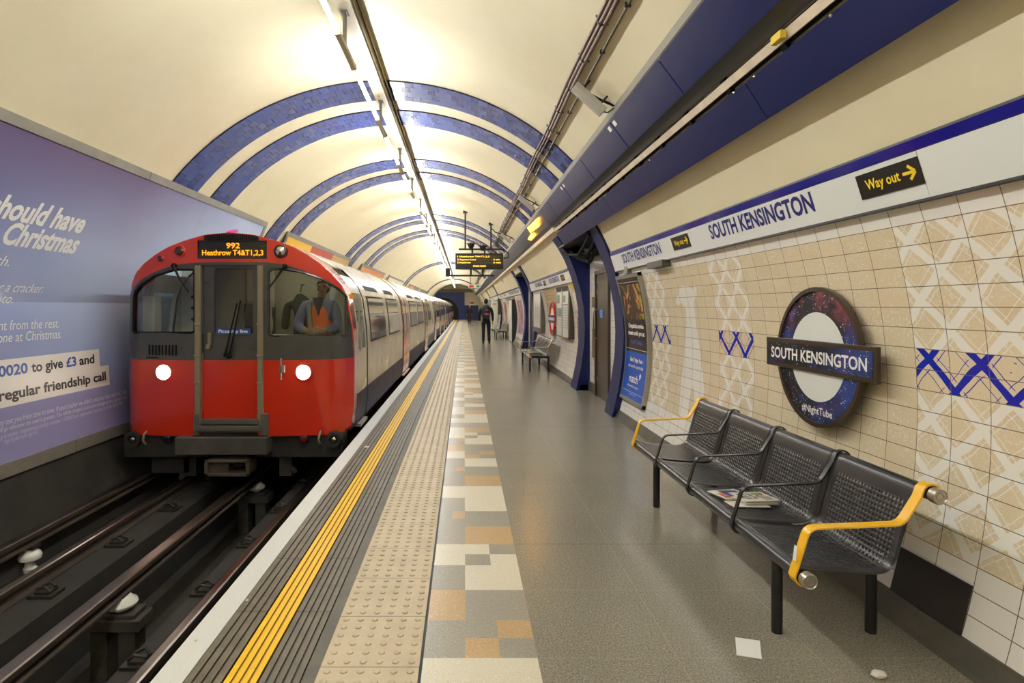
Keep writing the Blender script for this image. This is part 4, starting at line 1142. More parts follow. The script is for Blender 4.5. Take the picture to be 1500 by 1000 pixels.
b = MB(); b.box(.1, 1.66, YE - .2, YE - .14, 1.82, 3.4); b.build('panel', mat('far_white', (.72, .66, .50), .5), t)
b = MB(); b.box(.75, 1.2, YE - .21, YE - .2, 1.95, 2.15); b.build('red_strip', m_red, t)
b = MB(); b.box(.2, 1.6, YE - .2, YE - .16, 1.75, 1.82); b.build('ledge', m_white, t)

# ------------------------------------------------------------------ track: rails, insulators, pedestals
def rail_sec(x, zt, w=.07, h=.15, foot=.13):
    a, f = w / 2, foot / 2
    return [(x - a, zt - .006), (x - a + .012, zt), (x + a - .012, zt), (x + a, zt - .006), (x + a, zt - .038), (x + .011, zt - .05), (x + .011, zt - h + .02), (x + f, zt - h + .012), (x + f, zt - h),
            (x - f, zt - h), (x - f, zt - h + .012), (x - .011, zt - h + .02), (x - .011, zt - .05), (x - a, zt - .038)]
def clip(mb, x, y, z, s):
    mb.box(x - .09, x + .09, y - .075, y + .075, z, z + .022); mb.box(x - .055, x + .055, y - .05, y + .05, z + .02, z + .04)
    mb.tube([(x - s * .06, y - .035, z + .04), (x - s * .02, y - .04, z + .075), (x + s * .045, y - .03, z + .06), (x + s * .05, y + .015, z + .05), (x, y + .045, z + .07), (x - s * .05, y + .03, z + .05)], .011, 6)
def rail(name, x, zt, lab, clips=None, **k):
    b = MB(); b.prism(rail_sec(x, zt, **k), YB + .2, YE - .5); b.m[1] = 1; b.m[0] = 1; b.m[2] = 1
    o = b.build(name, [m_railweb, m_rail]); tag(o, lab, 'rail')
    if clips:
        cx, cz, s, y0, dy, n = clips
        for i in range(n):
            b = MB(); clip(b, cx, y0 + dy * i, cz, s); b.build('rail_clip', m_clip, o)
    return o
rail('running_rail', -3.28, -.51, 'running rail on the far ledge beneath the billboard', (-3.10, ZL, -1, 3.42, .91, 6), h=.12)
rail('running_rail', -1.78, -.51, 'running rail along the foot of the platform edge', (-1.93, ZL, 1, 2.62, .87, 6), h=.12)
rail('conductor_rail', -2.50, -.48, 'central conductor rail raised on posts over the pit', None, w=.10, h=.10, foot=.12)
rail('conductor_rail', -3.75, -.44, 'outer conductor rail at the foot of the billboard wall', None, w=.10, h=.10, foot=.12)
def insulator(mb, x, y, z0, z1):
    h = z1 - z0
    mb.lathe([(.05, 0), (.055, h * .18), (.100, h * .30), (.108, h * .48), (.098, h * .70), (.065, h * .92), (.06, h)], (x, y, z0), 'z', 18)
def pedestal():
    t = thing('insulator_post', 'x', 'rail support', (-2.5, 0, ZP))
    b = MB()
    for x in (-2.60, -2.40): b.box(x - .06, x + .06, -.075, .075, ZP, -.76)
    b.build('leg', m_post, t, bevel=.008)
    b = MB(); b.box(-2.70, -2.30, -.10, .10, -.80, -.715); b.box(-2.66, -2.34, -.085, .085, -.72, -.68); b.build('cap_block', m_post, t, bevel=.01)
    b = MB(); insulator(b, -2.475, 0, -.68, -.58); b.build('insulator', m_porcelain, t, smooth=40)
    b = MB(); b.box(-2.565, -2.435, -.05, .05, -.582, -.572); b.build('iron_shoe', m_clip, t)
    return t
pd = pedestal()
for i, (y, lab) in enumerate(((4.22, 'short post with white insulator standing in the open track pit'), (6.94, 'second insulator post in the track pit below the train nose'), (9.66, 'third insulator post in the pit under the train'))):
    q = pd if i == 0 else copy_tree(pd)
    q.location.y = y; q['label'] = lab; q['group'] = 'insulator posts in the track pit'
def outer(y, lab):
    t = thing('rail_insulator', lab, 'insulator', (-3.75, y, -.76), 'insulators under the outer conductor rail')
    b = MB(); b.lathe([(.05, 0), (.055, .03), (.04, .05), (.035, .08), (.085, .11), (.09, .135), (.075, .165), (.05, .18), (.045, .20)], (-3.72, y, -.76), 'z', 18); b.build('porcelain', m_porcelain, t, smooth=40)
    b = MB(); b.box(-3.82, -3.66, y - .05, y + .05, -.56, -.535); b.build('iron_shoe', m_clip, t)
outer(5.0, 'large white insulator under the outer rail below the billboard'); outer(7.7, 'small dim insulator under the outer rail beside the train')

# ------------------------------------------------------------------ billboard on the left wall
def pl(t, d=.05): x, z = on_wall(t, d, -1); return Vector((x, 0, z))
Q0, Q1, Q2 = pl(-.340), pl(.012), pl(.405)
QB, QT = pl(-.372, .03), pl(.432, .03)
def ad(u_y, s):
    """Billboard surface: depth along the platform and height measured along its two leaning facets from the eye-level seam."""
    d = (Q2 - Q1).normalized() if s >= 0 else (Q1 - Q0).normalized()
    p = Q1 + d * s; return Vector((p.x, u_y, p.z))
HL, HU = (Q1 - Q0).length, (Q2 - Q1).length
m_ad = mat('lilac_print', (.3, .3, .5), .42, coat=.12); g = G(m_ad); o_ = g.obj(); x_, y_, z_ = g.xyz(o_)
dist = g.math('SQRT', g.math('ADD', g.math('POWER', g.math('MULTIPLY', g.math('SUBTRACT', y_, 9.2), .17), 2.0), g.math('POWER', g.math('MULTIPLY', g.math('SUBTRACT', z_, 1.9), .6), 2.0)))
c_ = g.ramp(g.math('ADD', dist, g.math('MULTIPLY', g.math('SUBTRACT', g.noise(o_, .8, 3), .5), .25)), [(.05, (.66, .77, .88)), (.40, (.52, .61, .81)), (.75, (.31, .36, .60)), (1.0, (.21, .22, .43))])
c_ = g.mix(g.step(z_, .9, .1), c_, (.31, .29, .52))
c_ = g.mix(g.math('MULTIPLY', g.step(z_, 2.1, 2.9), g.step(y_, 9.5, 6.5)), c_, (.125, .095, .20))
c_ = g.mix(g.math('MULTIPLY', g.math('MAXIMUM', g.math('LESS_THAN', g.math('ABSOLUTE', g.math('SUBTRACT', y_, 8.05)), .004), g.math('LESS_THAN', g.math('ABSOLUTE', g.math('SUBTRACT', y_, 9.6)), .004)), .4), c_, (.12, .12, .2))
g.base(c_)
AY0, AY1 = 3.2, 10.35
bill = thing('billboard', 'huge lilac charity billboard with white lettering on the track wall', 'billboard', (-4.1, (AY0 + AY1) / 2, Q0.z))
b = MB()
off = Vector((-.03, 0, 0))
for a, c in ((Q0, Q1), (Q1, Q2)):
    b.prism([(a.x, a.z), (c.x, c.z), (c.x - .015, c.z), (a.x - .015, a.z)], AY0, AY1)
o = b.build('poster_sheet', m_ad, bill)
# the print runs in world metres: keep object space equal to world space for it
for v in o.data.vertices: v.co += wloc(bill)
o.location = -wloc(bill)
b = MB()
for y0, y1 in ((AY0, 6.55), (6.56, 9.9), (9.91, AY1 + .1)):
    b.prism([(QT.x, QT.z), (QT.x - .03, QT.z + .01), (Q2.x - .02, Q2.z), (Q2.x + .012, Q2.z - .006)], y0, y1)
b.prism([(Q2.x + .015, Q2.z), (Q1.x + .015, Q1.z), (Q0.x + .015, Q0.z), (Q0.x - .01, Q0.z), (Q1.x - .01, Q1.z), (Q2.x - .01, Q2.z)], AY1, AY1 + .10)
b.build('top_trim', m_greytrim, bill)
b = MB()
for y0, y1 in ((AY0, 6.1), (6.11, 9.0), (9.01, AY1 + .1)):
    b.prism([(QB.x, QB.z), (QB.x - .02, QB.z), (Q0.x - .02, Q0.z), (Q0.x + .012, Q0.z)], y0, y1)
b.build('bottom_trim', m_greytrim, bill)
def adtext(mb, txt, y_right, s, width, cap, bold, shear):
    write(mb, txt, lambda u, v: ad(y_right - width + u, s + v) + Vector((.003, 0, 0)), width, cap, bold, shear)
def ad_at(px, py):
    """Pixel of the photograph to (depth, facet height) on the billboard."""
    k = (VY - py) / (VX - px)
    a, c = (Q1, Q2) if py < VY else (Q0, Q1)
    # x = -u, z-eye = k u on the facet line
    dx, dz = c.x - a.x, c.z - a.z
    f = (-(a.z - EYE) - k * a.x) / (dz + k * dx)
    x = a.x + dx * f
    return along(px, x), (f * HU if py < VY else (f - 1) * HL)
b = MB()
for txt, xl, yl, xr, yr, cap, bold in (('should have', -22, 313, 119, 341, .205, .035), ('Christmas', 0, 357, 110, 371, .205, .035), ('faith.', -28, 386, 12, 390, .10, .0), ('a gift or a cracker.', -50, 422, 61, 429, .10, .0), ('belongs to.', -60, 441, 17, 444, .10, .0),
                                        ('is different from the rest.', -60, 482, 86, 479.5, .095, .0), ('with no one at Christmas.', -60, 505, 90, 495, .095, .0)):
    yr_, s_ = ad_at(xr, yr); yl_, _ = ad_at(xl, yl)
    b = MB(); adtext(b, txt, yr_, s_, yr_ - yl_, cap, bold, .22); b.build('lettering', m_white, bill)
b = MB()
y1a, s1 = ad_at(145, 513); y1b, s2 = ad_at(161, 569)
sb0, sb1, sb2 = -.455, -.30, -.145
_, sA = ad_at(144, 511); _, sB = ad_at(160, 534); _, sC = ad_at(161, 563)
b.quad(*[ad(y, s) + Vector((.0015, 0, 0)) for y, s in ((AY0, sB), (y1a, sB), (y1a, sA), (AY0, sA))])
b.quad(*[ad(y, s) + Vector((.0015, 0, 0)) for y, s in ((AY0, sC), (y1b, sC), (y1b, sB), (AY0, sB))])
b.build('white_box', mat('warm_white_print', (.80, .74, .68), .4), bill)
cap2 = (sA - sB) * .50
b = MB(); bb = MB()
m_blueprint = mat('blue_print', (.02, .09, .36), .4)
def seg(mb, txt, xl, xr, s, cap, bold=.028):
    yl_, yr_ = along(xl, ad(0, s).x), along(xr, ad(0, s).x); q = MB(); adtext(q, txt, yr_, s, yr_ - yl_, cap, bold, 0); q.build('lettering', m_blueprint if mb is bb else m_ink_black, bill)
s_1 = sB + (sA - sB) * .25; s_2 = sC + (sB - sC) * .28
seg(bb, '70020', -14, 40.5, s_1, cap2); seg(b, 'to give', 46, 92, s_1, cap2); seg(bb, '£3', 97, 111.5, s_1, cap2); seg(b, 'and', 116, 138, s_1, cap2)
seg(b, 'a regular friendship call', -20, 155, s_2, cap2)
m_pale = mat('pale_print', (.62, .58, .68), .5)
for txt, xl, yl, xr, yr, cap, bold in (('We may text you from time to time. If you’d rather we didn’t, end your text with NO SMS', -30, 632, 186, 576, .052, .012), ('Your gift will go wherever the need is greatest. You will be charged £3 plus one message at your standard rate.', -40, 648, 186, 583, .042, .012),
                                        ('limited by guarantee. (registered charity number 1128267 and registered company number 6825798).', -40, 659, 180, 592, .042, .0), ('Age Scotland and Age NI).', -5, 657, 55, 635, .042, .0)):
    yr_, s_ = ad_at(xr, yr); _, s0 = ad_at(max(xl, 2), yl if xl > 0 else yl - 4); yl_ = along(xl, -4.15)
    b = MB(); adtext(b, txt, yr_, min(s_, 0) if txt[0] != 'A' else s_, yr_ - yl_, cap, bold, .18); b.build('small_print', m_pale, bill)
b = MB(); y_, s_ = ad_at(338, 340); b.quad(*[ad(yy, ss) + Vector((.002, 0, 0)) for yy, ss in ((y_ - .2, s_ - .06), (y_ + .25, s_ + .03), (y_ + .2, s_ + .08), (y_ - .12, s_ + .01))]); b.build('pink_flourish', mat('pink_print', (.75, .05, .35), .4), bill)

# posters on the track wall beyond the billboard (only their tops clear the train roof)
def track_posters(y0, y1, cols, lab):
    t = thing('track_poster', lab, 'poster', (-4.05, (y0 + y1) / 2, 1.5), 'posters on the track wall behind the train')
    n = len(cols)
    ps = [(Q0.x, Q0.z), (Q1.x, Q1.z), (Q2.x, Q2.z)]
    for i, (c, wd) in enumerate(cols):
        a = y0 + (y1 - y0) * sum(w for _, w in cols[:i]); e = a + (y1 - y0) * wd
        b = MB()
        for p, q in zip(ps[:-1], ps[1:]): b.prism([p, q, (q[0] - .02, q[1]), (p[0] - .02, p[1])], a, e)
        b.build('poster_sheet', c, t)
    b = MB(); b.prism([(QT.x, QT.z), (QT.x - .03, QT.z + .01), (Q2.x - .02, Q2.z), (Q2.x + .012, Q2.z - .006)], y0 - .08, y1 + .08)
    b.prism([(Q2.x + .02, Q2.z), (Q1.x + .02, Q1.z), (Q0.x + .02, Q0.z), (Q0.x - .01, Q0.z), (Q1.x - .01, Q1.z), (Q2.x - .01, Q2.z)], y0 - .08, y0)
    b.build('top_trim', m_greytrim, t)
def pm(c): return mat('track_print', c, .35)
strp = mat('striped_print', (.5, .35, .1), .35); g = G(strp); c_ = g.xyz(g.obj()); g.base(g.mix(g.line(c_[1], .22, .07), (.62, .42, .13), (.38, .24, .06)))
track_posters(11.75, 18.1, [(pm((.80, .48, .02)), .30), (pm((.50, .03, .02)), .35), (strp, .35)], 'yellow and red posters on the track wall showing above the train nose')
track_posters(20.3, 26.0, [(pm((.70, .22, .04)), 1.0)], 'orange poster on the track wall above the first carriage roof')
track_posters(27.6, 34.0, [(pm((.74, .72, .62)), 1.0)], 'white poster on the track wall above the carriage roof')
track_posters(38.0, 46.0, [(pm((.66, .28, .05)), .45), (pm((.22, .16, .24)), .55)], 'orange and purple posters far along the track wall')
track_posters(47.5, 55.0, [(pm((.14, .10, .10)), 1.0)], 'dark poster at the far end of the track wall')

# ------------------------------------------------------------------ the train
TX, TY = -2.62, 6.50
HALF = [(1.285, .06), (1.315, .30), (1.32, .60), (1.32, .95), (1.305, 1.25), (1.255, 1.62), (1.20, 1.76), (1.105, 1.885), (.985, 2.00), (.85, 2.095), (.69, 2.18), (.52, 2.242), (.27, 2.31), (0, 2.335)]
def half_x(z):
    for (a, za), (c, zc) in zip(HALF[:-1], HALF[1:]):
        if za <= z <= zc: return a + (c - a) * (z - za) / (zc - za)
    return HALF[0][0] if z < .06 else 0
def front_y(x):
    a = abs(x); e = max(0, min(1, (a - 1.02) / .30)); return TY + .085 * a * a + .22 * e * e
def fr(px, py):
    x = 0.0
    for _ in range(12): x = (px - VX) / F * front_y(x) - TX
    x = max(-1.33, min(1.33, x)); return x, EYE + (VY - py) / F * front_y(x)
def sheet(outer, holes, m, name, parent, dy=0.0, thick=.012, smooth=30, gx=.06, uvz=None, fy=front_y):
    """Flat outline in the plane of the cab front, cut finely and bent to the curve of the nose."""
    loops = [[Vector((x, z, 0)) for x, z in outer]] + [[Vector((x, z, 0)) for x, z in h] for h in holes]
    tri = geometry.tessellate_polygon(loops); flat = [p for l in loops for p in l]
    bm = bmesh.new(); vv = [bm.verts.new(p) for p in flat]
    for t in tri:
        try: bm.faces.new([vv[i] for i in t])
        except ValueError: pass
    xs = [p.x for p in flat]; x = math.ceil(min(xs) / gx) * gx
    while x < max(xs):
        bmesh.ops.bisect_plane(bm, geom=bm.verts[:] + bm.edges[:] + bm.faces[:], plane_co=(x, 0, 0), plane_no=(1, 0, 0)); x += gx
    bm.verts.index_update()
    b = MB(); b.add([(TX + v.co.x, fy(v.co.x) + dy, v.co.y) for v in bm.verts], [tuple(v.index for v in f.verts) for f in bm.faces])
    # give it thickness backwards
    n = len(b.v); ed = [(e.verts[0].index, e.verts[1].index) for e in bm.edges if len(e.link_faces) == 1]
    fr_ = list(b.f); b.add([(x, y + thick, z) for x, y, z in b.v], [tuple(reversed(f)) for f in fr_])
    for a, c in ed: b.f.append((a, c, c + n, a + n)); b.m.append(0)
    bm.free()
    return b.build(name, m, parent, smooth=smooth)
def rounded(pts, r=.05, n=4):
    out = []
    for i in range(len(pts)):
        a, p, c = Vector(pts[i - 1]), Vector(pts[i]), Vector(pts[(i + 1) % len(pts)])
        ra = min(r, (a - p).length * .45, (c - p).length * .45); u = (a - p).normalized() * ra; w = (c - p).normalized() * ra
        for k in range(n + 1):
            f = k / n; q = (p + u) * (1 - f) ** 2 + p * 2 * f * (1 - f) + (p + w) * f * f; out.append((q.x, q.y))
    return out
m_tred = mat('train_red', (.54, .022, .006), .22, coat=.6)
m_tgrey = mat('train_dark_grey', (.050, .048, .043), .32, coat=.3, vary=.15)
m_tcream = mat('train_white', (.64, .585, .46), .24, coat=.35, vary=.08, vscale=1.5)
m_tblue = mat('train_blue', (.012, .012, .07), .4, spec=.1)
for q_ in (m_tcream, m_tblue):
    g = G(q_); g.bump(g.noise(g.obj(), 2.2, 3, .55), .10 if q_ is m_tcream else .35, .05)
m_tbeige = mat('train_beige_bar', (.20, .165, .10), .5)
m_rubber = mat('window_rubber', (.010, .009, .008), .5, spec=.15)
m_under = mat('underframe', (.020, .018, .015), .7, vary=.4)
def glass(name, tint, refl):
    m = bpy.data.materials.new(name); m.use_nodes = True; t = m.node_tree; t.nodes.remove(t.nodes['Principled BSDF'])
    tr = t.nodes.new('ShaderNodeBsdfTransparent'); tr.inputs[0].default_value = (*tint, 1)
    gl = t.nodes.new('ShaderNodeBsdfGlossy'); gl.inputs['Roughness'].default_value = .03
    fz = t.nodes.new('ShaderNodeFresnel'); fz.inputs[0].default_value = 1.5
    ma = t.nodes.new('ShaderNodeMath'); ma.operation = 'MULTIPLY'; ma.inputs[1].default_value = refl; t.links.new(fz.outputs[0], ma.inputs[0])
    mx = t.nodes.new('ShaderNodeMixShader'); t.links.new(ma.outputs[0], mx.inputs[0]); t.links.new(tr.outputs[0], mx.inputs[1]); t.links.new(gl.outputs[0], mx.inputs[2])
    t.links.new(mx.outputs[0], t.nodes['Material Output'].inputs[0]); return m
m_glass = glass('windscreen_glass', (.93, .97, .94), .8)
train = thing('tube_train', 'red fronted white tube train standing at the platform', 'train', (TX, TY, -.51))
# outlines on the nose
SEAM = [(196, 421), (208, 409), (222, 400.5), (240, 393), (256, 387.8), (287, 384.3), (340, 383.5), (391, 384), (412, 386.5), (430, 391), (450, 398), (469, 406), (490, 417), (508, 428), (516, 434)]
seam = [fr(*p) for p in SEAM]; seam[0] = (-half_x(1.66), 1.66); seam[-1] = (half_x(1.66), 1.66)
seam = [p for p in seam if abs(p[0]) < 1.25]; seam = [(-half_x(1.66), 1.66)] + seam + [(half_x(1.66), 1.66)]
ZG = 1.5 - 77 / F * 6.56                             # grey over red
roof = [p for p in HALF if p[1] > 1.66]
top = [(half_x(1.66), 1.66)] + roof + [(-x, z) for x, z in reversed(roof[:-1])] + [(-half_x(1.66), 1.66)]
DX0, DX1 = fr(296, 450)[0], fr(378, 450)[0]
ZDT = fr(337, 388)[1]; ZDB = fr(337, 612)[1]
# red dome with destination panel hole
d0, d1 = fr(289, 379), fr(391, 352)
g0, g1 = fr(301, 352.5), fr(377, 346)
sheet(top + seam[1:-1], [[(d0[0], d0[1]), (d1[0], d0[1]), (d1[0], d1[1]), (d0[0], d1[1])]], m_tred, 'red_dome', train)
b = MB()
for i in range(26):
    x = g0[0] + (g1[0] - g0[0]) * i / 25
    zt = 2.33 - .25 * x * x - .012
    b.box(TX + x - .008, TX + x + .008, front_y(x) - .012, front_y(x) + .005, g0[1] + .0, zt)
b.build('vent_slats', m_rubber, train)
sheet([(g0[0] - .02, g0[1] - .004), (g1[0] + .02, g0[1] - .004), (g1[0] + .02, 2.285), (g1[0] - .2, 2.303), (0, 2.306), (g0[0] + .2, 2.303), (g0[0] - .02, 2.285)], [], m_tgrey, 'vent_plate', train, -.004, .01)
dp = sheet([(d0[0], d0[1]), (d1[0], d0[1]), (d1[0], d1[1]), (d0[0], d1[1])], [], mat('display_black', (.02, .019, .016), .25), 'destination_display', train, .02, .02)
m_led2 = mat('orange_led', (.5, .2, .02), .5, emit=(1, .30, .0), strength=.9)
b = MB()
def led2(txt, px0, px1, pyb, capx):
    x0, z0 = fr(px0, pyb); x1, _ = fr(px1, pyb)
    write(b, txt, lambda u, v: Vector((TX + x0 + u, front_y(x0 + u) + .016, z0 + v)), x1 - x0, capx, .02)
led2('992', 330.5, 350.5, 363.2, .062); led2('Heathrow T4&T1,2,3', 295, 385, 373.6, .062)
b.build('destination_text', m_led2, dp)
# grey mask
mask_out = [(half_x(ZG), ZG), (half_x(1.25), 1.25), (half_x(1.66), 1.66)] + list(reversed(seam))[1:-1] + [(-half_x(1.66), 1.66), (-half_x(1.25), 1.25), (-half_x(ZG), ZG)]
WL = rounded([fr(195.5, 487), fr(285.5, 487), fr(285.5, 395), fr(257, 395), fr(226, 404.5), fr(207, 417), fr(197, 430)], .04)
WL = [(max(-1.275, x), z) for x, z in WL]
WR = rounded([fr(393.5, 491), fr(393.5, 396), fr(406, 393), fr(442, 398), fr(471, 408), fr(496, 422.5), fr(508, 433), fr(512.5, 491)], .05)
WR = [(min(1.255, x), z) for x, z in WR]
door_hole = [(DX0, ZG + .001), (DX0, ZDT), (DX1, ZDT), (DX1, ZG + .001)]
mk = [(half_x(ZG), ZG), (half_x(1.25), 1.25), (half_x(1.66), 1.66)] + list(reversed(seam))[1:-1] + [(-half_x(1.66), 1.66), (-half_x(1.25), 1.25), (-half_x(ZG), ZG), (DX0, ZG), (DX0, ZDT), (DX1, ZDT), (DX1, ZG)]
sheet(mk, [WL, WR], m_tgrey, 'grey_mask', train)
def frame(loop, w, name):
    c = (sum(p[0] for p in loop) / len(loop), sum(p[1] for p in loop) / len(loop))
    b = MB(); pts = [(TX + x, front_y(x) - .004, z) for x, z in loop] + [(TX + loop[0][0], front_y(loop[0][0]) - .004, loop[0][1])]
    b.tube(pts, w, 6, cap=False); return b.build(name, m_rubber, train, smooth=60)
frame(WL, .014, 'window_rubber'); 
b = MB(); pts = [(TX + x, front_y(x) - .006, z) for x, z in WR]; b.tube(pts + [pts[0]], .015, 6, cap=False); b.build('window_rubber', mat('polished_trim', (.09, .085, .075), .25, metal=.8), train, smooth=60)
sheet(WL, [], m_glass, 'windscreen', train, .014, .003); sheet(WR, [], m_glass, 'windscreen', train, .014, .003)
# red lower panels either side of the gangway door
lo = .06
for s in (-1, 1):
    xin = DX0 if s < 0 else DX1
    pts = [(s * half_x(ZG), ZG), (s * half_x(.6), .6), (s * half_x(.3), .3), (s * (half_x(.06) - .0), .12), (s * (half_x(.06) - .06), lo), (xin, lo), (xin, ZG)]
    sheet(pts, [], m_tred, 'red_front_panel', train)
# gangway door
flat = lambda x: TY + .035
WD = rounded([fr(312, 490), fr(312, 392), fr(369, 392), fr(369, 490)], .04)
gd = sheet([(DX0, ZG), (DX0, ZDT), (DX1, ZDT), (DX1, ZG)], [WD], m_tgrey, 'gangway_door', train, 0, .03, fy=flat)
sheet([(DX0, ZDB - .02), (DX0, ZG), (DX1, ZG), (DX1, ZDB - .02)], [], m_tred, 'door_lower_panel', gd, 0, .03, fy=flat)
sheet(WD, [], glass('door_glass', (.72, .73, .70), .9), 'door_window', gd, .012, .004, fy=flat)
b = MB(); q0, q1 = fr(315, 490), fr(367, 480.5); b.box(TX + q0[0], TX + q1[0], TY + .012, TY + .030, q0[1], q1[1]); lp = b.build('line_plate', mat('line_blue', (.015, .06, .22), .3), gd)
b = MB(); write(b, 'Piccadilly line', lambda u, v: Vector((TX + q0[0] + .035 + u, TY + .0105, q0[1] + .022 + v)), q1[0] - q0[0] - .07, .036, .02); b.build('lettering', m_white, lp)
b = MB(); h = fr(306, 503); b.box(TX + h[0] - .012, TX + h[0] + .018, TY - .005, TY + .03, h[1] - .02, h[1] + .12); b.box(TX + h[0] - .03, TX + h[0] + .01, TY - .01, TY + .03, h[1] - .06, h[1] - .01); b.build('door_handle', m_tbeige, gd, bevel=.004)
for xa, xb in ((287.5, 295), (378.5, 386)):
    x0, x1 = fr(xa, 450)[0], fr(xb, 450)[0]; z0, z1 = fr(337, 630)[1], fr(337, 389)[1]
    b = MB(); b.box(TX + x0, TX + x1, TY - .035, TY + .04, z0, z1)
    for z in (.65, .95, 1.3): b.box(TX + x0 - .006, TX + x1 + .006, TY - .042, TY - .02, z, z + .025)
    b.build('door_pillar', m_tbeige, train, bevel=.006)
b = MB(); x0, x1 = fr(288, 600)[0], fr(391, 600)[0]
z0, z1 = fr(337, 632)[1], fr(337, 612)[1]
b.box(TX + x0, TX + x1, TY - .05, TY + .06, z0, z0 + .02); b.box(TX + x0 + .05, TX + x1 - .05, TY - .07, TY + .03, z0 + .02, z0 + .075); b.box(TX + x0 + .07, TX + x1 - .07, TY - .05, TY + .03, z0 + .09, z1 - .01)
b.box(TX + x0 - .01, TX + x0 + .05, TY - .05, TY + .04, z0 - .03, z1 + .05); b.box(TX + x1 - .05, TX + x1 + .02, TY - .05, TY + .04, z0 - .03, z1 + .05)
b.build('door_step', mat('step_tread', (.085, .08, .065), .5), train, bevel=.005)
# lamps
def disc(px, py, r, m, name, d=.03, fwd=.02, ring=None, par=None, n=24):
    x, z = fr(px, py); y = front_y(x)
    if ring:
        b = MB(); b.lathe([(r * 1.0, .01), (r * 1.0, -fwd), (r * 1.35, -fwd * .7), (r * 1.4, .01)], (TX + x, y, z), 'y', n); p = b.build(name + '_rim', ring, par or train, smooth=40)
        par = p
    b = MB(); b.lathe([(0, -fwd - d * .35), (r * .5, -fwd - d * .28), (r * .85, -fwd - d * .1), (r, -fwd + .004), (r, .012)], (TX + x, y, z), 'y', n); return b.build(name, m, par or train, smooth=50)
m_head = mat('headlight_glow', (1, 1, 1), .3, emit=(1, .95, .82), strength=22)
for px in (240, 444.5): disc(px, 545, .082, m_head, 'headlight', .03, .012, m_tred)
m_redlens = mat('red_lens', (.06, .008, .006), .15, coat=.5); m_chrome = mat('lamp_chrome', (.75, .72, .66), .12, metal=1.0)
disc(263.5, 367.5, .052, m_redlens, 'marker_lamp', .03, .02, m_tred); disc(235, 378.5, .032, m_redlens, 'marker_lamp', .02, .012, m_tred)
disc(411.5, 368, .056, m_chrome, 'marker_lamp', .06, .03, mat('lamp_rim', (.07, .02, .015), .4))
# vent grille and small door handle
b = MB(); x0, z0 = fr(219, 520); x1, z1 = fr(258, 505)
for i in range(9):
    x = x0 + (x1 - x0) * i / 8; b.box(TX + x - .006, TX + x + .006, front_y(x) - .012, front_y(x) + .01, z0, z1)
b.box(TX + x0 - .03, TX + x1 + .03, front_y(x0) - .015, front_y(x1) + .03, z0 - .035, z0 - .02)
b.build('vent_grille', m_rubber, train)
b = MB(); x, z = fr(412.5, 540); b.box(TX + x - .008, TX + x + .008, front_y(x) - .03, front_y(x) - .015, z - .12, z + .12); b.box(TX + x - .01, TX + x + .04, front_y(x) - .03, front_y(x) + .005, z - .04, z + .04); b.build('side_handle', m_alu, train, bevel=.003)
# wipers
def wiper(pts, name='wiper'):
    b = MB(); q = [fr(*p) for p in pts]; b.tube([(TX + x, front_y(x) - .035, z) for x, z in q], [.016] + [.010] * (len(q) - 1), 6)
    x, z = q[0]; b.ball((TX + x, front_y(x) - .02, z), .03, nu=10, nv=6); b.build(name, m_rubber, train, smooth=50)
wiper([(256, 389), (266, 410), (279, 428)]); wiper([(418, 390), (406, 408), (394, 424)]); wiper([(337, 521), (344, 492), (354, 440)])
wiper([(332, 519), (338, 492), (349, 444)])
# curved red corner rim joining nose to side walls
prof = HALF + [(-x, z) for x, z in reversed(HALF[:-1])]
b = MB(); n = len(prof)
rings = []
for sc, dy in ((.997, 0.0), (1.0, .03), (1.0, .16)):
    rings.append([(TX + x * sc, front_y(x) + dy if dy < .1 else TY + .62, z if z < .07 else .06 + (z - .06) * (1 - (1 - sc) * .5)) for x, z in prof])
vs = [p for r in rings for p in r]
b.add(vs, [(j * n + i, j * n + i + 1, (j + 1) * n + i + 1, (j + 1) * n + i) for j in range(2) for i in range(n - 1)])
b.build('red_corner', m_tred, train, smooth=50, solid=.006)
# front beam, lower lamps, coupler
x0, x1 = fr(264, 650)[0], fr(396, 650)[0]
b = MB(); b.box(TX + x0, TX + x1, TY - .10, TY + .15, fr(337, 663)[1], fr(337, 638)[1]); b.build('front_beam', mat('beam_grey', (.06, .054, .045), .6, vary=.3), train, bevel=.008)
b = MB(); b.box(TX - 1.24, TX + 1.24, TY + .12, TY + .42, -.20, .065); b.box(TX - 1.0, TX - .55, TY + .25, TY + .6, -.42, -.15); b.build('buffer_beam', m_under, train, bevel=.01)
def low(px, py, r, m, name, rim=True):
    x, z = (px - VX) / F * (TY + .1) - TX, EYE + (VY - py) / F * (TY + .1); y = TY + .10
    b = MB()
    if rim:
        b.lathe([(r * .55, -.01), (r * .6, -.045), (r, -.045), (r * 1.05, 0), (r * 1.05, .05)], (TX + x, y, z), 'y', 20); p = b.build(name + '_rim', m_under, train, smooth=40)
        b = MB(); b.ball((TX + x, y - .02, z), r * .42, (1, .6, 1)); b.build(name, m, p, smooth=60)
    else:
        b.ball((TX + x, y - .02, z), r, (1, .5, 1)); b.build(name, m, train, smooth=60)
low(196, 643, .085, m_chrome, 'air_cock'); low(489.5, 643, .085, m_chrome, 'air_cock'); low(246.5, 641, .06, mat('dark_lens', (.012, .012, .03), .12, coat=.5), 'tail_lamp', False); low(445.5, 641, .055, mat('tail_red', (.12, .010, .008), .12, coat=.5), 'tail_lamp', False)
for px in (216, 470):
    b = MB(); x = (px - VX) / F * (TY + .1); z = EYE + (VY - 637) / F * (TY + .1); b.tube([(x, TY + .10, z + .05), (x, TY + .03, z + .02), (x - .005, TY + .02, z - .04), (x, TY + .06, z - .09)], .014, 6); b.build('air_hose', m_tbeige, train, smooth=60)
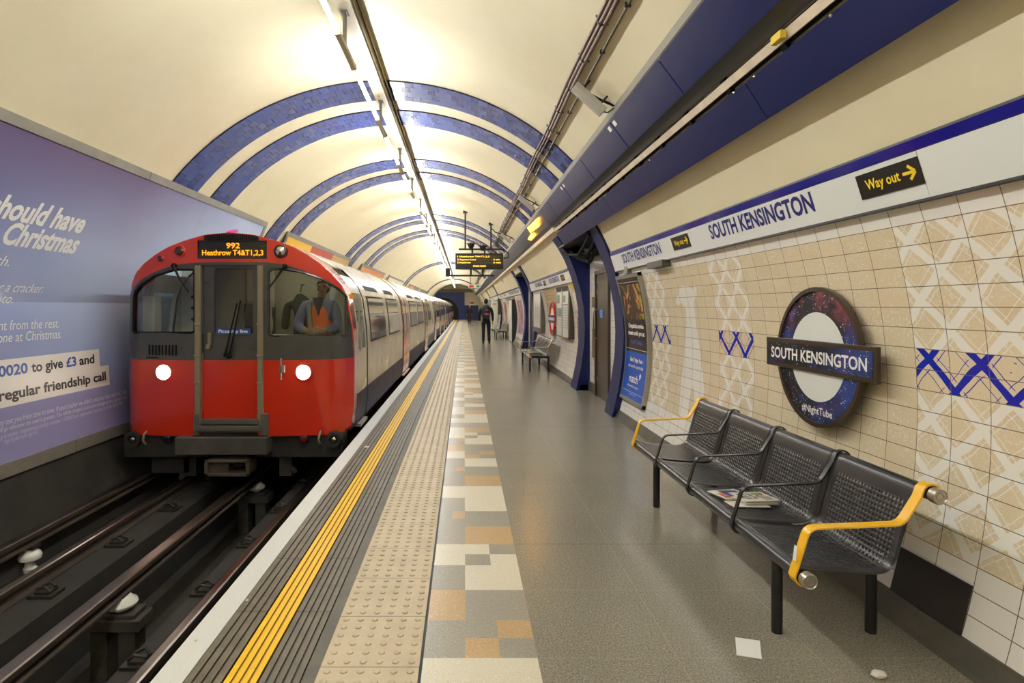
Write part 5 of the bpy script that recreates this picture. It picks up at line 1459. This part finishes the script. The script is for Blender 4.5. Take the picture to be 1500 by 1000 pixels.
b = MB(); x0, x1 = (300 - VX) / F * 6.4, (366 - VX) / F * 6.4; z1, z0 = EYE - (673 - VY) / F * 6.4, EYE - (697 - VY) / F * 6.4
for q in ((x0, x1, z0, z0 + .035), (x0, x1, z1 - .03, z1), (x0, x0 + .04, z0, z1), (x1 - .04, x1, z0, z1)): b.box(q[0], q[1], 6.38, 6.62, q[2], q[3])
b.box(x0, x0 + .24, 6.44, 6.6, z0, z1 - .02); b.box((x0 + x1) / 2 - .1, (x0 + x1) / 2 + .1, 6.6, 7.3, z0 + .04, z1 - .02)
b.build('coupler', mat('coupler_iron', (.075, .055, .04), .6, vary=.3), train, bevel=.006)
for px in (287, 424):
    b = MB(); x = (px - VX) / F * 6.9; b.box(x - .07, x + .07, 6.75, 6.95, -.45, -.12)
    if px == 287: b.build('shoe_gear', m_under, train)
b.tube([((424 - VX) / F * 6.8, 6.8, -.36), (x0 + .9, 6.7, -.38)], .03, 6); b.build('shoe_gear', mat('gear_iron', (.05, .042, .03), .7), train)

# ---- carriages
def side(z0, z1, n=8, d=0.0):
    zs = [z0] + [z for _, z in HALF if z0 < z < z1] + [z1]
    return [(half_x(z) + d, z) for z in zs]
def patch(mb, z0, z1, y0, y1, d, th, m=0):
    pr = side(z0, z1, d=d); inn = [(x - th, z) for x, z in pr]
    mb.prism([(TX + x, z) for x, z in pr] + [(TX + x, z) for x, z in reversed(inn)], y0, y1, 'y', m)
m_twin = mat('carriage_glass', (.055, .058, .05), .05, coat=1.0, spec=1.0)
def carriage(y0, y1, name, doors, bays, first=False):
    c = bpy.data.objects.new(name, None); COL.objects.link(c); c.parent = train; c.location = Vector((TX, (y0 + y1) / 2, 0)) - wloc(train); c.empty_display_size = .2
    b = MB(); pr = [(TX + s * (half_x(z) if z > .06 else 1.285), z) for s in (1,) for _, z in HALF] + [(TX - x, z) for x, z in reversed(HALF[:-1])]
    b.strip(pr, [y0, (y0 + y1) / 2, y1]); n = len(pr)
    b.f += [tuple(len(b.v) - 3 * n + i for i in range(n)), tuple(len(b.v) - n + i for i in range(n - 1, -1, -1))]; b.m += [0, 0]
    b.build('body_shell', m_tcream, c, smooth=40)
    b = MB(); patch(b, .062, .45, y0 + .01, y1 - .01, .004, .02); b.build('blue_skirt', m_tblue, c)
    b = MB(); b.box(TX - 1.15, TX + 1.15, y0 + .2, y1 - .2, -.12, .05); b.box(TX - .95, TX + .95, y0 + 1.5, y0 + 4.5, -.48, -.1); b.box(TX - .95, TX + .95, y1 - 4.5, y1 - 1.5, -.48, -.1); b.build('underframe', m_under, c)
    for a, e in doors:
        mid = (a + e) / 2
        for p, q in ((a, mid - .006), (mid + .006, e)):
            b = MB(); patch(b, .10, 1.93, p, q, .012, .03); dl = b.build('door_leaf', m_tred, c, smooth=40)
            b = MB(); patch(b, .95, 1.72, p + .12, q - .12, .016, .02); b.build('door_glass', m_twin, dl, smooth=40)
        for q_ in (a - .05, e):
            b = MB(); patch(b, .04, 2.16, q_, q_ + .05, .010, .03); b.build('door_surround', m_rubber, c, smooth=40)
        b = MB(); b.box(TX + 1.28, TX + 1.335, a, e, .04, .07); b.build('door_sill', m_tray, c)
    for a, e in bays:
        b = MB(); patch(b, 1.02, 1.66, a, e, .006, .02); w = b.build('window_frame', m_rubber, c, smooth=40)
        b = MB(); patch(b, 1.045, 1.635, a + .03, e - .03, .009, .02); b.build('pane', m_twin, w, smooth=40)
    for a, e in bays:
        b = MB(); patch(b, 1.74, 1.815, a + .15, e - .25, .004, .02); b.build('air_vent', m_rubber, c, smooth=40)
    b = MB(); b.box(TX + 1.295, TX + 1.325, y0 + 1.4, y0 + 1.47, .62, .72); b.build('rubbing_label', m_alu, c)
    return c
carriage(7.88, 24.4, 'leading_carriage', [(12.45, 13.75), (19.4, 20.8)], [(8.15, 9.75), (10.15, 11.75), (14.3, 16.3), (16.7, 18.7), (21.4, 22.8)])
def dims(y): return [(y + .4, y + 1.7), (y + 6.0, y + 7.3), (y + 12.2, y + 13.5)], [(y + 2.3, y + 3.8), (y + 4.1, y + 5.5), (y + 7.9, y + 9.6), (y + 10.0, y + 11.7), (y + 14.1, y + 15.6)]
for y, nm in ((24.9, 'second_carriage'), (41.4, 'third_carriage'), (57.9, 'fourth_carriage')):
    d_, w_ = dims(y + .4); carriage(y, y + 16.1 if y < 57 else 73.5, nm, d_, w_)
b = MB()
for y in (24.4, 41.0, 57.5):
    b.box(TX - 1.0, TX + 1.0, y - .1, y + .6, -.1, 2.0)
b.build('car_gangway', m_rubber, train)

# ---- cab: side doors with windows, floor, desk, back wall
YC0, YC1 = TY + .60, 7.80
cab = bpy.data.objects.new('driving_cab', None); COL.objects.link(cab); cab.parent = train; cab.location = Vector((TX, 7.4, 0)) - wloc(train)
m_cabgrey = mat('cab_grey_paint', (.60, .58, .48), .5); m_cabdk = mat('cab_dark', (.03, .03, .028), .5)
for s in (-1, 1):
    b = MB()
    def ps(z0, z1, y0, y1, d=0.0, th=.03):
        pr = side(z0, z1, d=d); b.prism([(TX + s * x, z) for x, z in pr] + [(TX + s * (x - th), z) for x, z in reversed(pr)], y0, y1)
    ps(.06, .98, YC0 - .02, YC1); ps(1.68, 1.9, YC0 - .02, YC1); ps(.98, 1.68, YC0 - .02, YC0 + .10); ps(.98, 1.68, YC1 - .04, YC1)
    b.build('cab_side_door', m_tcream, cab, smooth=30)
    b = MB(); ps(.98, 1.68, YC0 + .10, YC1 - .04, -.006, .004); b.build('cab_door_glass', m_glass, cab)
    b = MB(); ps(.062, .45, YC0, YC1 - .01, .004, .01); b.build('blue_skirt', m_tblue, cab)
    b = MB(); ps(.06, 2.315, YC1 + .02, YC1 + .075, .003, .03); b.build('door_seal', m_rubber, cab)
    if s > 0:
        b = MB(); b.tube([(TX + 1.335, YC0 + .12, .95), (TX + 1.345, YC0 + .12, 1.0), (TX + 1.31, YC0 + .12, 1.55), (TX + 1.29, YC0 + .12, 1.58)], .012, 6); b.build('grab_rail', m_alu, cab)
        b = MB(); b.box(TX + 1.2, TX + 1.345, YC0 + .1, YC1 - .1, .03, .065); b.build('cab_step', m_alu, cab)
        b = MB(); b.box(TX + 1.262, TX + 1.30, TY + .42, TY + .52, 1.60, 1.66); b.build('side_marker', mat('amber_marker', (.75, .33, .02), .3), cab)
b = MB(); pr = [(TX + x, z) for x, z in HALF if z >= 1.9] + [(TX - x, z) for x, z in reversed(HALF[:-1]) if z >= 1.9]; b.strip(pr, [YC0 - .02, YC1 + .1]); b.build('cab_roof', m_tcream, cab, smooth=40, solid=.01)
b = MB(); b.box(TX - 1.25, TX + 1.25, TY + .25, YC1 + .1, .06, .10); b.build('cab_floor', m_cabdk, cab)
b = MB(); b.prism([(TX + x * .97, z) for x, z in HALF] + [(TX - x * .97, z) for x, z in reversed(HALF[:-1])], YC1 + .04, YC1 + .07); b.build('cab_back_wall', mat('cab_wall', (.36, .33, .23), .6), cab)
b = MB(); b.box(TX - 1.18, TX - .50, TY + .35, TY + .62, .95, 1.18); b.box(TX + .26, TX + 1.2, TY + .28, TY + .60, .92, 1.13); b.build('control_desk', m_cabdk, cab, bevel=.01)
b = MB(); b.box(TX - 1.22, TX - 1.08, 6.96, 7.14, .98, 1.64); b.build('cab_cupboard', m_cabgrey, cab, bevel=.01)
b = MB(); b.box(TX - 1.17, TX - .32, 7.825, 7.839, .1, 2.0); b.build('cab_partition', mat('partition_grey', (.46, .45, .40), .5), cab)
b = MB()
for i in range(5): b.cyl((TX - 1.02 + .07 * (i % 2), 7.838, 1.34 + .075 * i), (TX - 1.02 + .07 * (i % 2), 7.82, 1.34 + .075 * i), .022, 10)
b.build('cab_button', m_cabdk, cab)
b = MB(); b.box(TX - .30, TX + .10, 7.75, 7.82, .15, 1.55); b.build('gangway_inner_door', mat('inner_door_dark', (.035, .03, .035), .5), cab, bevel=.01)
b = MB(); b.box(TX - .28, TX + .08, 7.80, 7.83, 1.58, 2.0); b.build('cab_upper_panel', m_cabgrey, cab)
b = MB(); b.box(TX + .92, TX + 1.14, 7.35, 7.80, 1.22, 1.75); b.build('side_equipment_box', mat('box_pale_green', (.46, .50, .42), .5), cab, bevel=.01)
b = MB(); b.box(TX + 1.16, TX + 1.235, 7.0, 7.12, 1.0, 1.68); b.build('cab_post', mat('post_pale', (.55, .55, .44), .5), cab, bevel=.006)
b = MB(); b.box(TX + .30, TX + .37, TY + .34, TY + .44, 1.50, 1.58); b.tube([(TX + .33, TY + .42, 1.13), (TX + .33, TY + .42, 1.50)], .012, 6); b.ball((TX + .33, TY + .40, 1.30), .055, (.6, .4, 1.8)); b.build('radio_handset', mat('handset_cream', (.50, .47, .34), .5), cab, smooth=40)
b = MB(); b.add([(TX + .34, TY + .36, 1.136), (TX + .62, TY + .34, 1.136), (TX + .60, TY + .52, 1.15), (TX + .36, TY + .54, 1.15)], [(0, 1, 2, 3)]); b.build('paper_sheet', m_white, cab, solid=.002)

b = MB(); b.box(TX + .20, TX + .80, 7.30, 7.38, 2.06, 2.075); b.build('cab_fill_light', mat('cab_fill_glow', (1, 1, 1), .4, emit=(1, .95, .82), strength=4), cab)  # unseen glowing strip added to brighten the cab interior

# ------------------------------------------------------------------ people
def skin(name, joints, edges, m, parent, root, levels=2, M=None):
    names = list(joints); k = {n: i for i, n in enumerate(names)}
    off = wloc(parent)
    pos = [(M @ Vector(joints[n][0]) if M else Vector(joints[n][0])) - off for n in names]
    me = bpy.data.meshes.new(name); me.from_pydata([tuple(p) for p in pos], [(k[a], k[c]) for a, c in edges], []); me.materials.append(m)
    o = bpy.data.objects.new(name, me); COL.objects.link(o); o.parent = parent
    md = o.modifiers.new('skin', 'SKIN'); md.use_smooth_shade = True; md.branch_smoothing = .3
    for n in names:
        r = joints[n][1]; sv = me.skin_vertices[0].data[k[n]]; sv.radius = r if hasattr(r, '__len__') else (r, r); sv.use_root = (n == root)
    ss = o.modifiers.new('sub', 'SUBSURF'); ss.levels = 1; ss.render_levels = levels
    return o
def chain(*names): return list(zip(names[:-1], names[1:]))
m_skin = mat('skin', (.46, .26, .17), .5)
m_coat = mat('dark_coat', (.012, .012, .015), .75); m_jeans = mat('dark_jeans', (.016, .017, .024), .8); m_shoe = mat('dark_shoes', (.014, .012, .010), .5)
def hand(J, E, p, w, s, d, side, pre):
    """Palm and five bent fingers from the wrist; d = pointing direction, side = across the palm towards the thumb."""
    d, side = Vector(d).normalized(), Vector(side).normalized(); n = d.cross(side)
    w = Vector(w); J[pre + 'palm'] = (w + d * .055 * s, (.036 * s, .020 * s)); E.append((p, pre + 'palm'))
    for i, (o, l) in enumerate(((.030, .075), (.010, .085), (-.010, .08), (-.030, .062))):
        a = w + d * .085 * s + side * o * s
        J[pre + 'k%d' % i] = (a, .0105 * s); J[pre + 'm%d' % i] = (a + (d * .55 + n * .18) * l * s, .0092 * s); J[pre + 't%d' % i] = (a + (d * .85 + n * .52) * l * s, .0075 * s)
        E += [(pre + 'palm', pre + 'k%d' % i), (pre + 'k%d' % i, pre + 'm%d' % i), (pre + 'm%d' % i, pre + 't%d' % i)]
    J[pre + 'th0'] = (w + d * .045 * s + side * .045 * s, .0115 * s); J[pre + 'th1'] = (w + d * .085 * s + side * .062 * s, .0095 * s)
    E += [(pre + 'palm', pre + 'th0'), (pre + 'th0', pre + 'th1')]
def head_mesh(parent, c, s, face, m_hair_, fringe=.3):
    """Face features and hair on the head; face = direction the person looks in the ground plane."""
    f = Vector(face).normalized(); rt = Vector((-f.y, f.x, 0)); c = Vector(c); up = Vector((0, 0, 1))
    b = MB(); b.ball((0, 0, 0), .112 * s, (.77, .90, .98), 18, 12)
    v2 = []
    for x, y, z in b.v:
        q = Vector((x, y, z)); fr_ = q.y / (.112 * s)
        lift = 0
        if fr_ > .25 and z < .03 * s: q.y = .25 * .112 * s; q.z = max(q.z, .03 * s)
        v2.append(c + rt * q.x + f * (q.y - .010 * s) + up * (q.z * .95 + .022 * s))
    b.v = v2; b.build('hair', m_hair_, parent, smooth=60)
    b = MB()
    for s_ in (-1, 1): b.ball(c + rt * s_ * .034 * s + f * .092 * s + up * .012 * s, .011 * s, (1, 1, .7), 10, 6)
    b.build('eyes', m_black, parent, smooth=60)
    b = MB(); b.tube([c + f * .105 * s - up * .052 * s + rt * k for k in (-.022 * s, 0, .022 * s)], .006 * s, 6); b.build('mouth', mat('lips', (.30, .10, .08), .5), parent, smooth=60)
def standing(name, label, x, y, h, yaw, coat, trous, hairm, stride=.09):
    t = thing(name, label, 'person', (x, y, 0)); k = h / 1.80
    M = Matrix.Translation((x, y, 0)) @ Matrix.Rotation(yaw, 4, 'Z') @ Matrix.Scale(k, 4)
    st = stride
    J = {'pel': ((0, 0, .95), .10), 'waist': ((0, 0, 1.10), .10), 'chest': ((0, .0, 1.30), (.135, .10)), 'neck0': ((0, -.01, 1.47), .065), 'neck': ((0, 0, 1.54), .052), 'jaw': ((0, .02, 1.62), (.068, .078)), 'skull': ((0, .0, 1.70), (.078, .092)), 'nose': ((0, .095, 1.655), .012), 'crown': ((0, -.0, 1.765), .05),
         'lh': ((-.09, 0, .90), .085), 'lk': ((-.10, .02, .50), .058), 'la': ((-.11, -.02 + st * .2, .09), .040), 'lt': ((-.125, .13, .035), .035), 'rh': ((.09, 0, .90), .085), 'rk': ((.10, .03, .50), .058), 'ra': ((.115, st, .09), .040), 'rt': ((.135, .15 + st, .035), .035),
         'ls': ((-.19, 0, 1.43), .055), 'le': ((-.25, -.02, 1.15), .042), 'lw': ((-.255, .06, .90), .030), 'rs': ((.19, 0, 1.43), .055), 're': ((.25, -.02, 1.15), .042), 'rw': ((.255, .06, .90), .030),
         'lear': ((-.082, -.005, 1.66), .012), 'rear': ((.082, -.005, 1.66), .012)}
    E = chain('pel', 'waist', 'chest', 'neck0', 'neck', 'jaw', 'skull', 'crown') + [('jaw', 'nose')] + chain('pel', 'lh', 'lk', 'la', 'lt') + chain('pel', 'rh', 'rk', 'ra', 'rt') + chain('chest', 'ls', 'le', 'lw') + chain('chest', 'rs', 're', 'rw') + [('skull', 'lear'), ('skull', 'rear')]
    hand(J, E, 'lw', J['lw'][0], 1, (0, .25, -1), (.3, 1, 0), 'L'); hand(J, E, 'rw', J['rw'][0], 1, (0, .25, -1), (-.3, 1, 0), 'R')
    skin('body', J, E, m_skin, t, 'pel', 1, M)
    K = {'hem': ((0, 0, .80), (.185, .135)), 'w': ((0, 0, 1.08), (.165, .125)), 'c': ((0, -.005, 1.32), (.185, .135)), 'n': ((0, -.01, 1.48), (.10, .085)), 'col': ((0, -.015, 1.55), .075),
         'ls': ((-.20, 0, 1.42), .082), 'le': ((-.265, -.03, 1.14), .068), 'lw': ((-.262, .05, .90), .052), 'rs': ((.20, 0, 1.42), .082), 're': ((.265, -.03, 1.14), .068), 'rw': ((.262, .05, .90), .052)}
    skin('coat', K, chain('hem', 'w', 'c', 'n', 'col') + chain('c', 'ls', 'le', 'lw') + chain('c', 'rs', 're', 'rw'), coat, t, 'w', 2, M)
    K = {'p': ((0, 0, .96), (.165, .12)), 'lh': ((-.10, 0, .84), .105), 'lk': ((-.105, .02, .50), .078), 'la': ((-.112, st * .2, .07), .066), 'rh': ((.10, 0, .84), .105), 'rk': ((.108, .03, .50), .078), 'ra': ((.118, st, .07), .066)}
    skin('trousers', K, chain('p', 'lh', 'lk', 'la') + chain('p', 'rh', 'rk', 'ra'), trous, t, 'p', 2, M)
    for a, dx, dy in (('l', -.118, st * .2), ('r', .124, st)):
        b = MB(); b.ball((0, 0, 0), .06, (.85, 2.3, .8), 14, 8); b.v = [tuple(M @ Vector((X + dx, Y + dy + .045, max(0, Z + .045)))) for X, Y, Z in b.v]; b.build('shoe', m_shoe, t, smooth=60)
    f = M.to_3x3() @ Vector((0, 1, 0)); head_mesh(t, M @ Vector((0, .0, 1.675)), k, f, hairm)
    return t, M
man, M = standing('person', 'standing person in dark coat and trousers wearing a black backpack', .90, 24.1, 1.86, -.10, m_coat, m_jeans, mat('black_hair', (.010, .008, .007), .6))
bp = thing('backpack', 'black backpack with two red orange strips on the standing person', 'backpack', tuple(M @ Vector((0, -.22, 1.05))))
b = MB(); b.ball((0, 0, 0), 1, (.175, .125, .27), 18, 12)
b.v = [tuple(M @ Vector((math.copysign(abs(x / .175) ** .6, x) * .175, -.215 + math.copysign(abs(y / .125) ** .7, y) * .115, 1.26 + math.copysign(abs(z / .27) ** .7, z) * .27))) for x, y, z in b.v]; b.build('bag', mat('bag_black', (.012, .013, .018), .6), bp, smooth=60)
b = MB(); b.ball((0, 0, 0), 1, (.13, .06, .13), 14, 8); b.v = [tuple(M @ Vector((x, -.30 + y, 1.15 + z))) for x, y, z in b.v]; b.build('front_pocket', mat('pocket_navy', (.016, .018, .032), .6), bp, smooth=60)
m_refl = mat('red_strip', (.85, .13, .05), .5)
b = MB()
for z, x0, x1 in ((1.33, .00, .10), (1.17, -.02, .13)):
    b.add([tuple(M @ Vector((x, y, zz))) for x in (x0, x1) for y in (-.372 if z < 1.2 else -.338, -.25) for zz in (z, z + .035)], [(0, 1, 3, 2), (4, 6, 7, 5), (0, 4, 5, 1), (2, 3, 7, 6), (0, 2, 6, 4), (1, 5, 7, 3)])
b.build('reflective_strip', m_refl, bp)
b = MB()
for s in (-1, 1): b.tube([tuple(M @ Vector(p)) for p in ((s * .10, -.14, 1.48), (s * .115, -.02, 1.535), (s * .125, .11, 1.44), (s * .13, .13, 1.30))], .018, 6)
b.build('shoulder_strap', m_cable_black, bp, smooth=60)
standing('person', 'small distant person in dark clothes near the far end wall', .53, 56.0, 1.72, .3, mat('dark_jacket', (.016, .014, .012), .8), mat('dark_trousers', (.02, .017, .014), .8), mat('fair_hair', (.30, .20, .10), .6), .28)

# driver seated in the cab
dx, dy = TX + .80, 7.36
drv = thing('person', 'train driver in orange hi-vis vest seated with clasped hands in the cab', 'person', (dx, dy, .60))
D = lambda x, y, z: (dx + x, dy + y, z)
J = {'pel': (D(0, .02, .80), .11), 'waist': (D(0, .0, 1.05), .11), 'chest': (D(0, -.02, 1.38), (.14, .10)), 'n0': (D(0, -.01, 1.575), .065), 'neck': (D(.03, -.03, 1.625), .052), 'jaw': (D(.06, -.07, 1.69), (.066, .075)), 'skull': (D(.06, -.05, 1.775), (.076, .088)), 'crown': (D(.06, -.045, 1.835), .05), 'nose': (D(.06, -.16, 1.73), .012),
     'lear': (D(-.022, -.04, 1.735), .012), 'rear': (D(.142, -.04, 1.735), .012),
     'ls': (D(-.185, -.01, 1.54), .055), 'le': (D(-.25, -.10, 1.27), .042), 'lw': (D(-.085, -.30, 1.215), .030), 'rs': (D(.185, -.01, 1.54), .055), 're': (D(.25, -.10, 1.27), .042), 'rw': (D(.105, -.30, 1.215), .030),
     'lh': (D(-.10, -.02, .74), .085), 'lk': (D(-.13, -.36, .66), .06), 'la': (D(-.13, -.34, .20), .042), 'lf': (D(-.14, -.46, .145), .036), 'rh': (D(.10, -.02, .74), .085), 'rk': (D(.13, -.36, .66), .06), 'ra': (D(.13, -.34, .20), .042), 'rf': (D(.14, -.46, .145), .036)}
E = chain('pel', 'waist', 'chest', 'n0', 'neck', 'jaw', 'skull', 'crown') + [('jaw', 'nose'), ('skull', 'lear'), ('skull', 'rear')] + chain('chest', 'ls', 'le', 'lw') + chain('chest', 'rs', 're', 'rw') + chain('pel', 'lh', 'lk', 'la', 'lf') + chain('pel', 'rh', 'rk', 'ra', 'rf')
hand(J, E, 'lw', J['lw'][0], 1.0, (.75, -.35, -.25), (.1, -.3, .9), 'L'); hand(J, E, 'rw', J['rw'][0], 1.0, (-.75, -.45, -.05), (-.1, -.3, .9), 'R')
skin('body', J, E, m_skin, drv, 'pel', 2)
K = {'h': (D(0, .0, .88), (.155, .125)), 'w': (D(0, .0, 1.08), (.155, .125)), 'c': (D(0, -.015, 1.40), (.175, .128)), 'n': (D(0, -.01, 1.60), (.09, .08)), 'ls': (D(-.19, -.01, 1.53), .080), 'le': (D(-.255, -.10, 1.265), .070), 'lw': (D(-.12, -.275, 1.215), .050), 'rs': (D(.19, -.01, 1.53), .080), 're': (D(.255, -.10, 1.265), .070), 'rw': (D(.135, -.275, 1.215), .050)}
skin('shirt', K, chain('h', 'w', 'c', 'n') + chain('c', 'ls', 'le', 'lw') + chain('c', 'rs', 're', 'rw'), mat('blue_shirt', (.17, .18, .30), .8), drv, 'w', 2)
K = {'h': (D(0, .0, .94), (.165, .137)), 'w': (D(0, .0, 1.12), (.168, .139)), 'c': (D(0, -.015, 1.40), (.188, .145)), 'n': (D(0, -.0, 1.58), (.125, .10))}
m_vest = mat('hi_vis_orange', (.95, .16, .008), .65)
v = skin('vest', K, chain('h', 'w', 'c', 'n'), m_vest, drv, 'w', 2)
b = MB(); b.box(dx - .165, dx + .165, dy - .168, dy - .10, 1.185, 1.24)
for s in (-1,): b.prism([(dx + s * .10, 1.22), (dx + s * .055, 1.22), (dx + s * .075, 1.58), (dx + s * .12, 1.58)], dy - .170, dy - .10)
b.build('reflective_band', mat('vest_grey', (.30, .28, .20), .5), v, bevel=.01)
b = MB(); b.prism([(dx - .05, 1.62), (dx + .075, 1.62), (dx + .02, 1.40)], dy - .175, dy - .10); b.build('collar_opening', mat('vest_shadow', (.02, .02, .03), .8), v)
K = {'p': (D(0, .02, .82), (.17, .14)), 'lh': (D(-.10, -.03, .76), .11), 'lk': (D(-.13, -.36, .67), .085), 'la': (D(-.13, -.33, .24), .07), 'rh': (D(.10, -.03, .76), .11), 'rk': (D(.13, -.36, .67), .085), 'ra': (D(.13, -.33, .24), .07)}
skin('trousers', K, chain('p', 'lh', 'lk', 'la') + chain('p', 'rh', 'rk', 'ra'), m_jeans, drv, 'p', 2)
for s in (-1, 1):
    b = MB(); b.ball(D(s * .135, -.42, .135), .06, (.8, 2.0, .6)); b.build('shoe', m_shoe, drv, smooth=60)
head_mesh(drv, D(.06, -.055, 1.745), 1.0, (0, -1, 0), mat('brown_hair', (.03, .018, .012), .6))
st = thing('driver_seat', 'dark driver seat under the driver inside the cab', 'seat', (dx, dy + .05, .10))
b = MB(); b.box(dx - .23, dx + .23, dy - .20, dy + .20, .56, .68); b.build('cushion', m_cabdk, st, bevel=.03)
b = MB(); b.box(dx - .21, dx + .21, dy + .17, dy + .25, .66, 1.30); b.build('backrest', m_cabdk, st, bevel=.03)
b = MB(); b.cyl((dx, dy, .10), (dx, dy, .58), .05, 12); b.build('pedestal', m_clip, st)
# dark jacket hung behind the driver
hx, hy = TX + .46, 7.66
t = thing('hanging_jacket', 'dark jacket hung in the cab beside the orange vested driver', 'jacket', (hx, hy, 1.0))
m_jk = mat('jacket_black', (.014, .012, .011), .85)
K = {'hem': ((hx - .02, hy, .92), (.15, .07)), 'mid': ((hx, hy, 1.25), (.14, .075)), 'sh': ((hx + .01, hy, 1.56), (.13, .07)), 'top': ((hx + .01, hy, 1.70), .045), 'ls': ((hx - .16, hy, 1.52), .06), 'le': ((hx - .20, hy, 1.20), .058), 'rs': ((hx + .16, hy, 1.52), .06), 're': ((hx + .20, hy, 1.20), .058)}
skin('jacket_body', K, chain('hem', 'mid', 'sh', 'top') + chain('sh', 'ls', 'le') + chain('sh', 'rs', 're'), m_jk, t, 'mid', 2)
b = MB(); b.tube([(hx + .01, hy, 1.70), (hx + .01, hy + .06, 1.80), (hx + .01, 7.83, 1.80)], .01, 6); b.build('hanger_hook', m_clip, t)
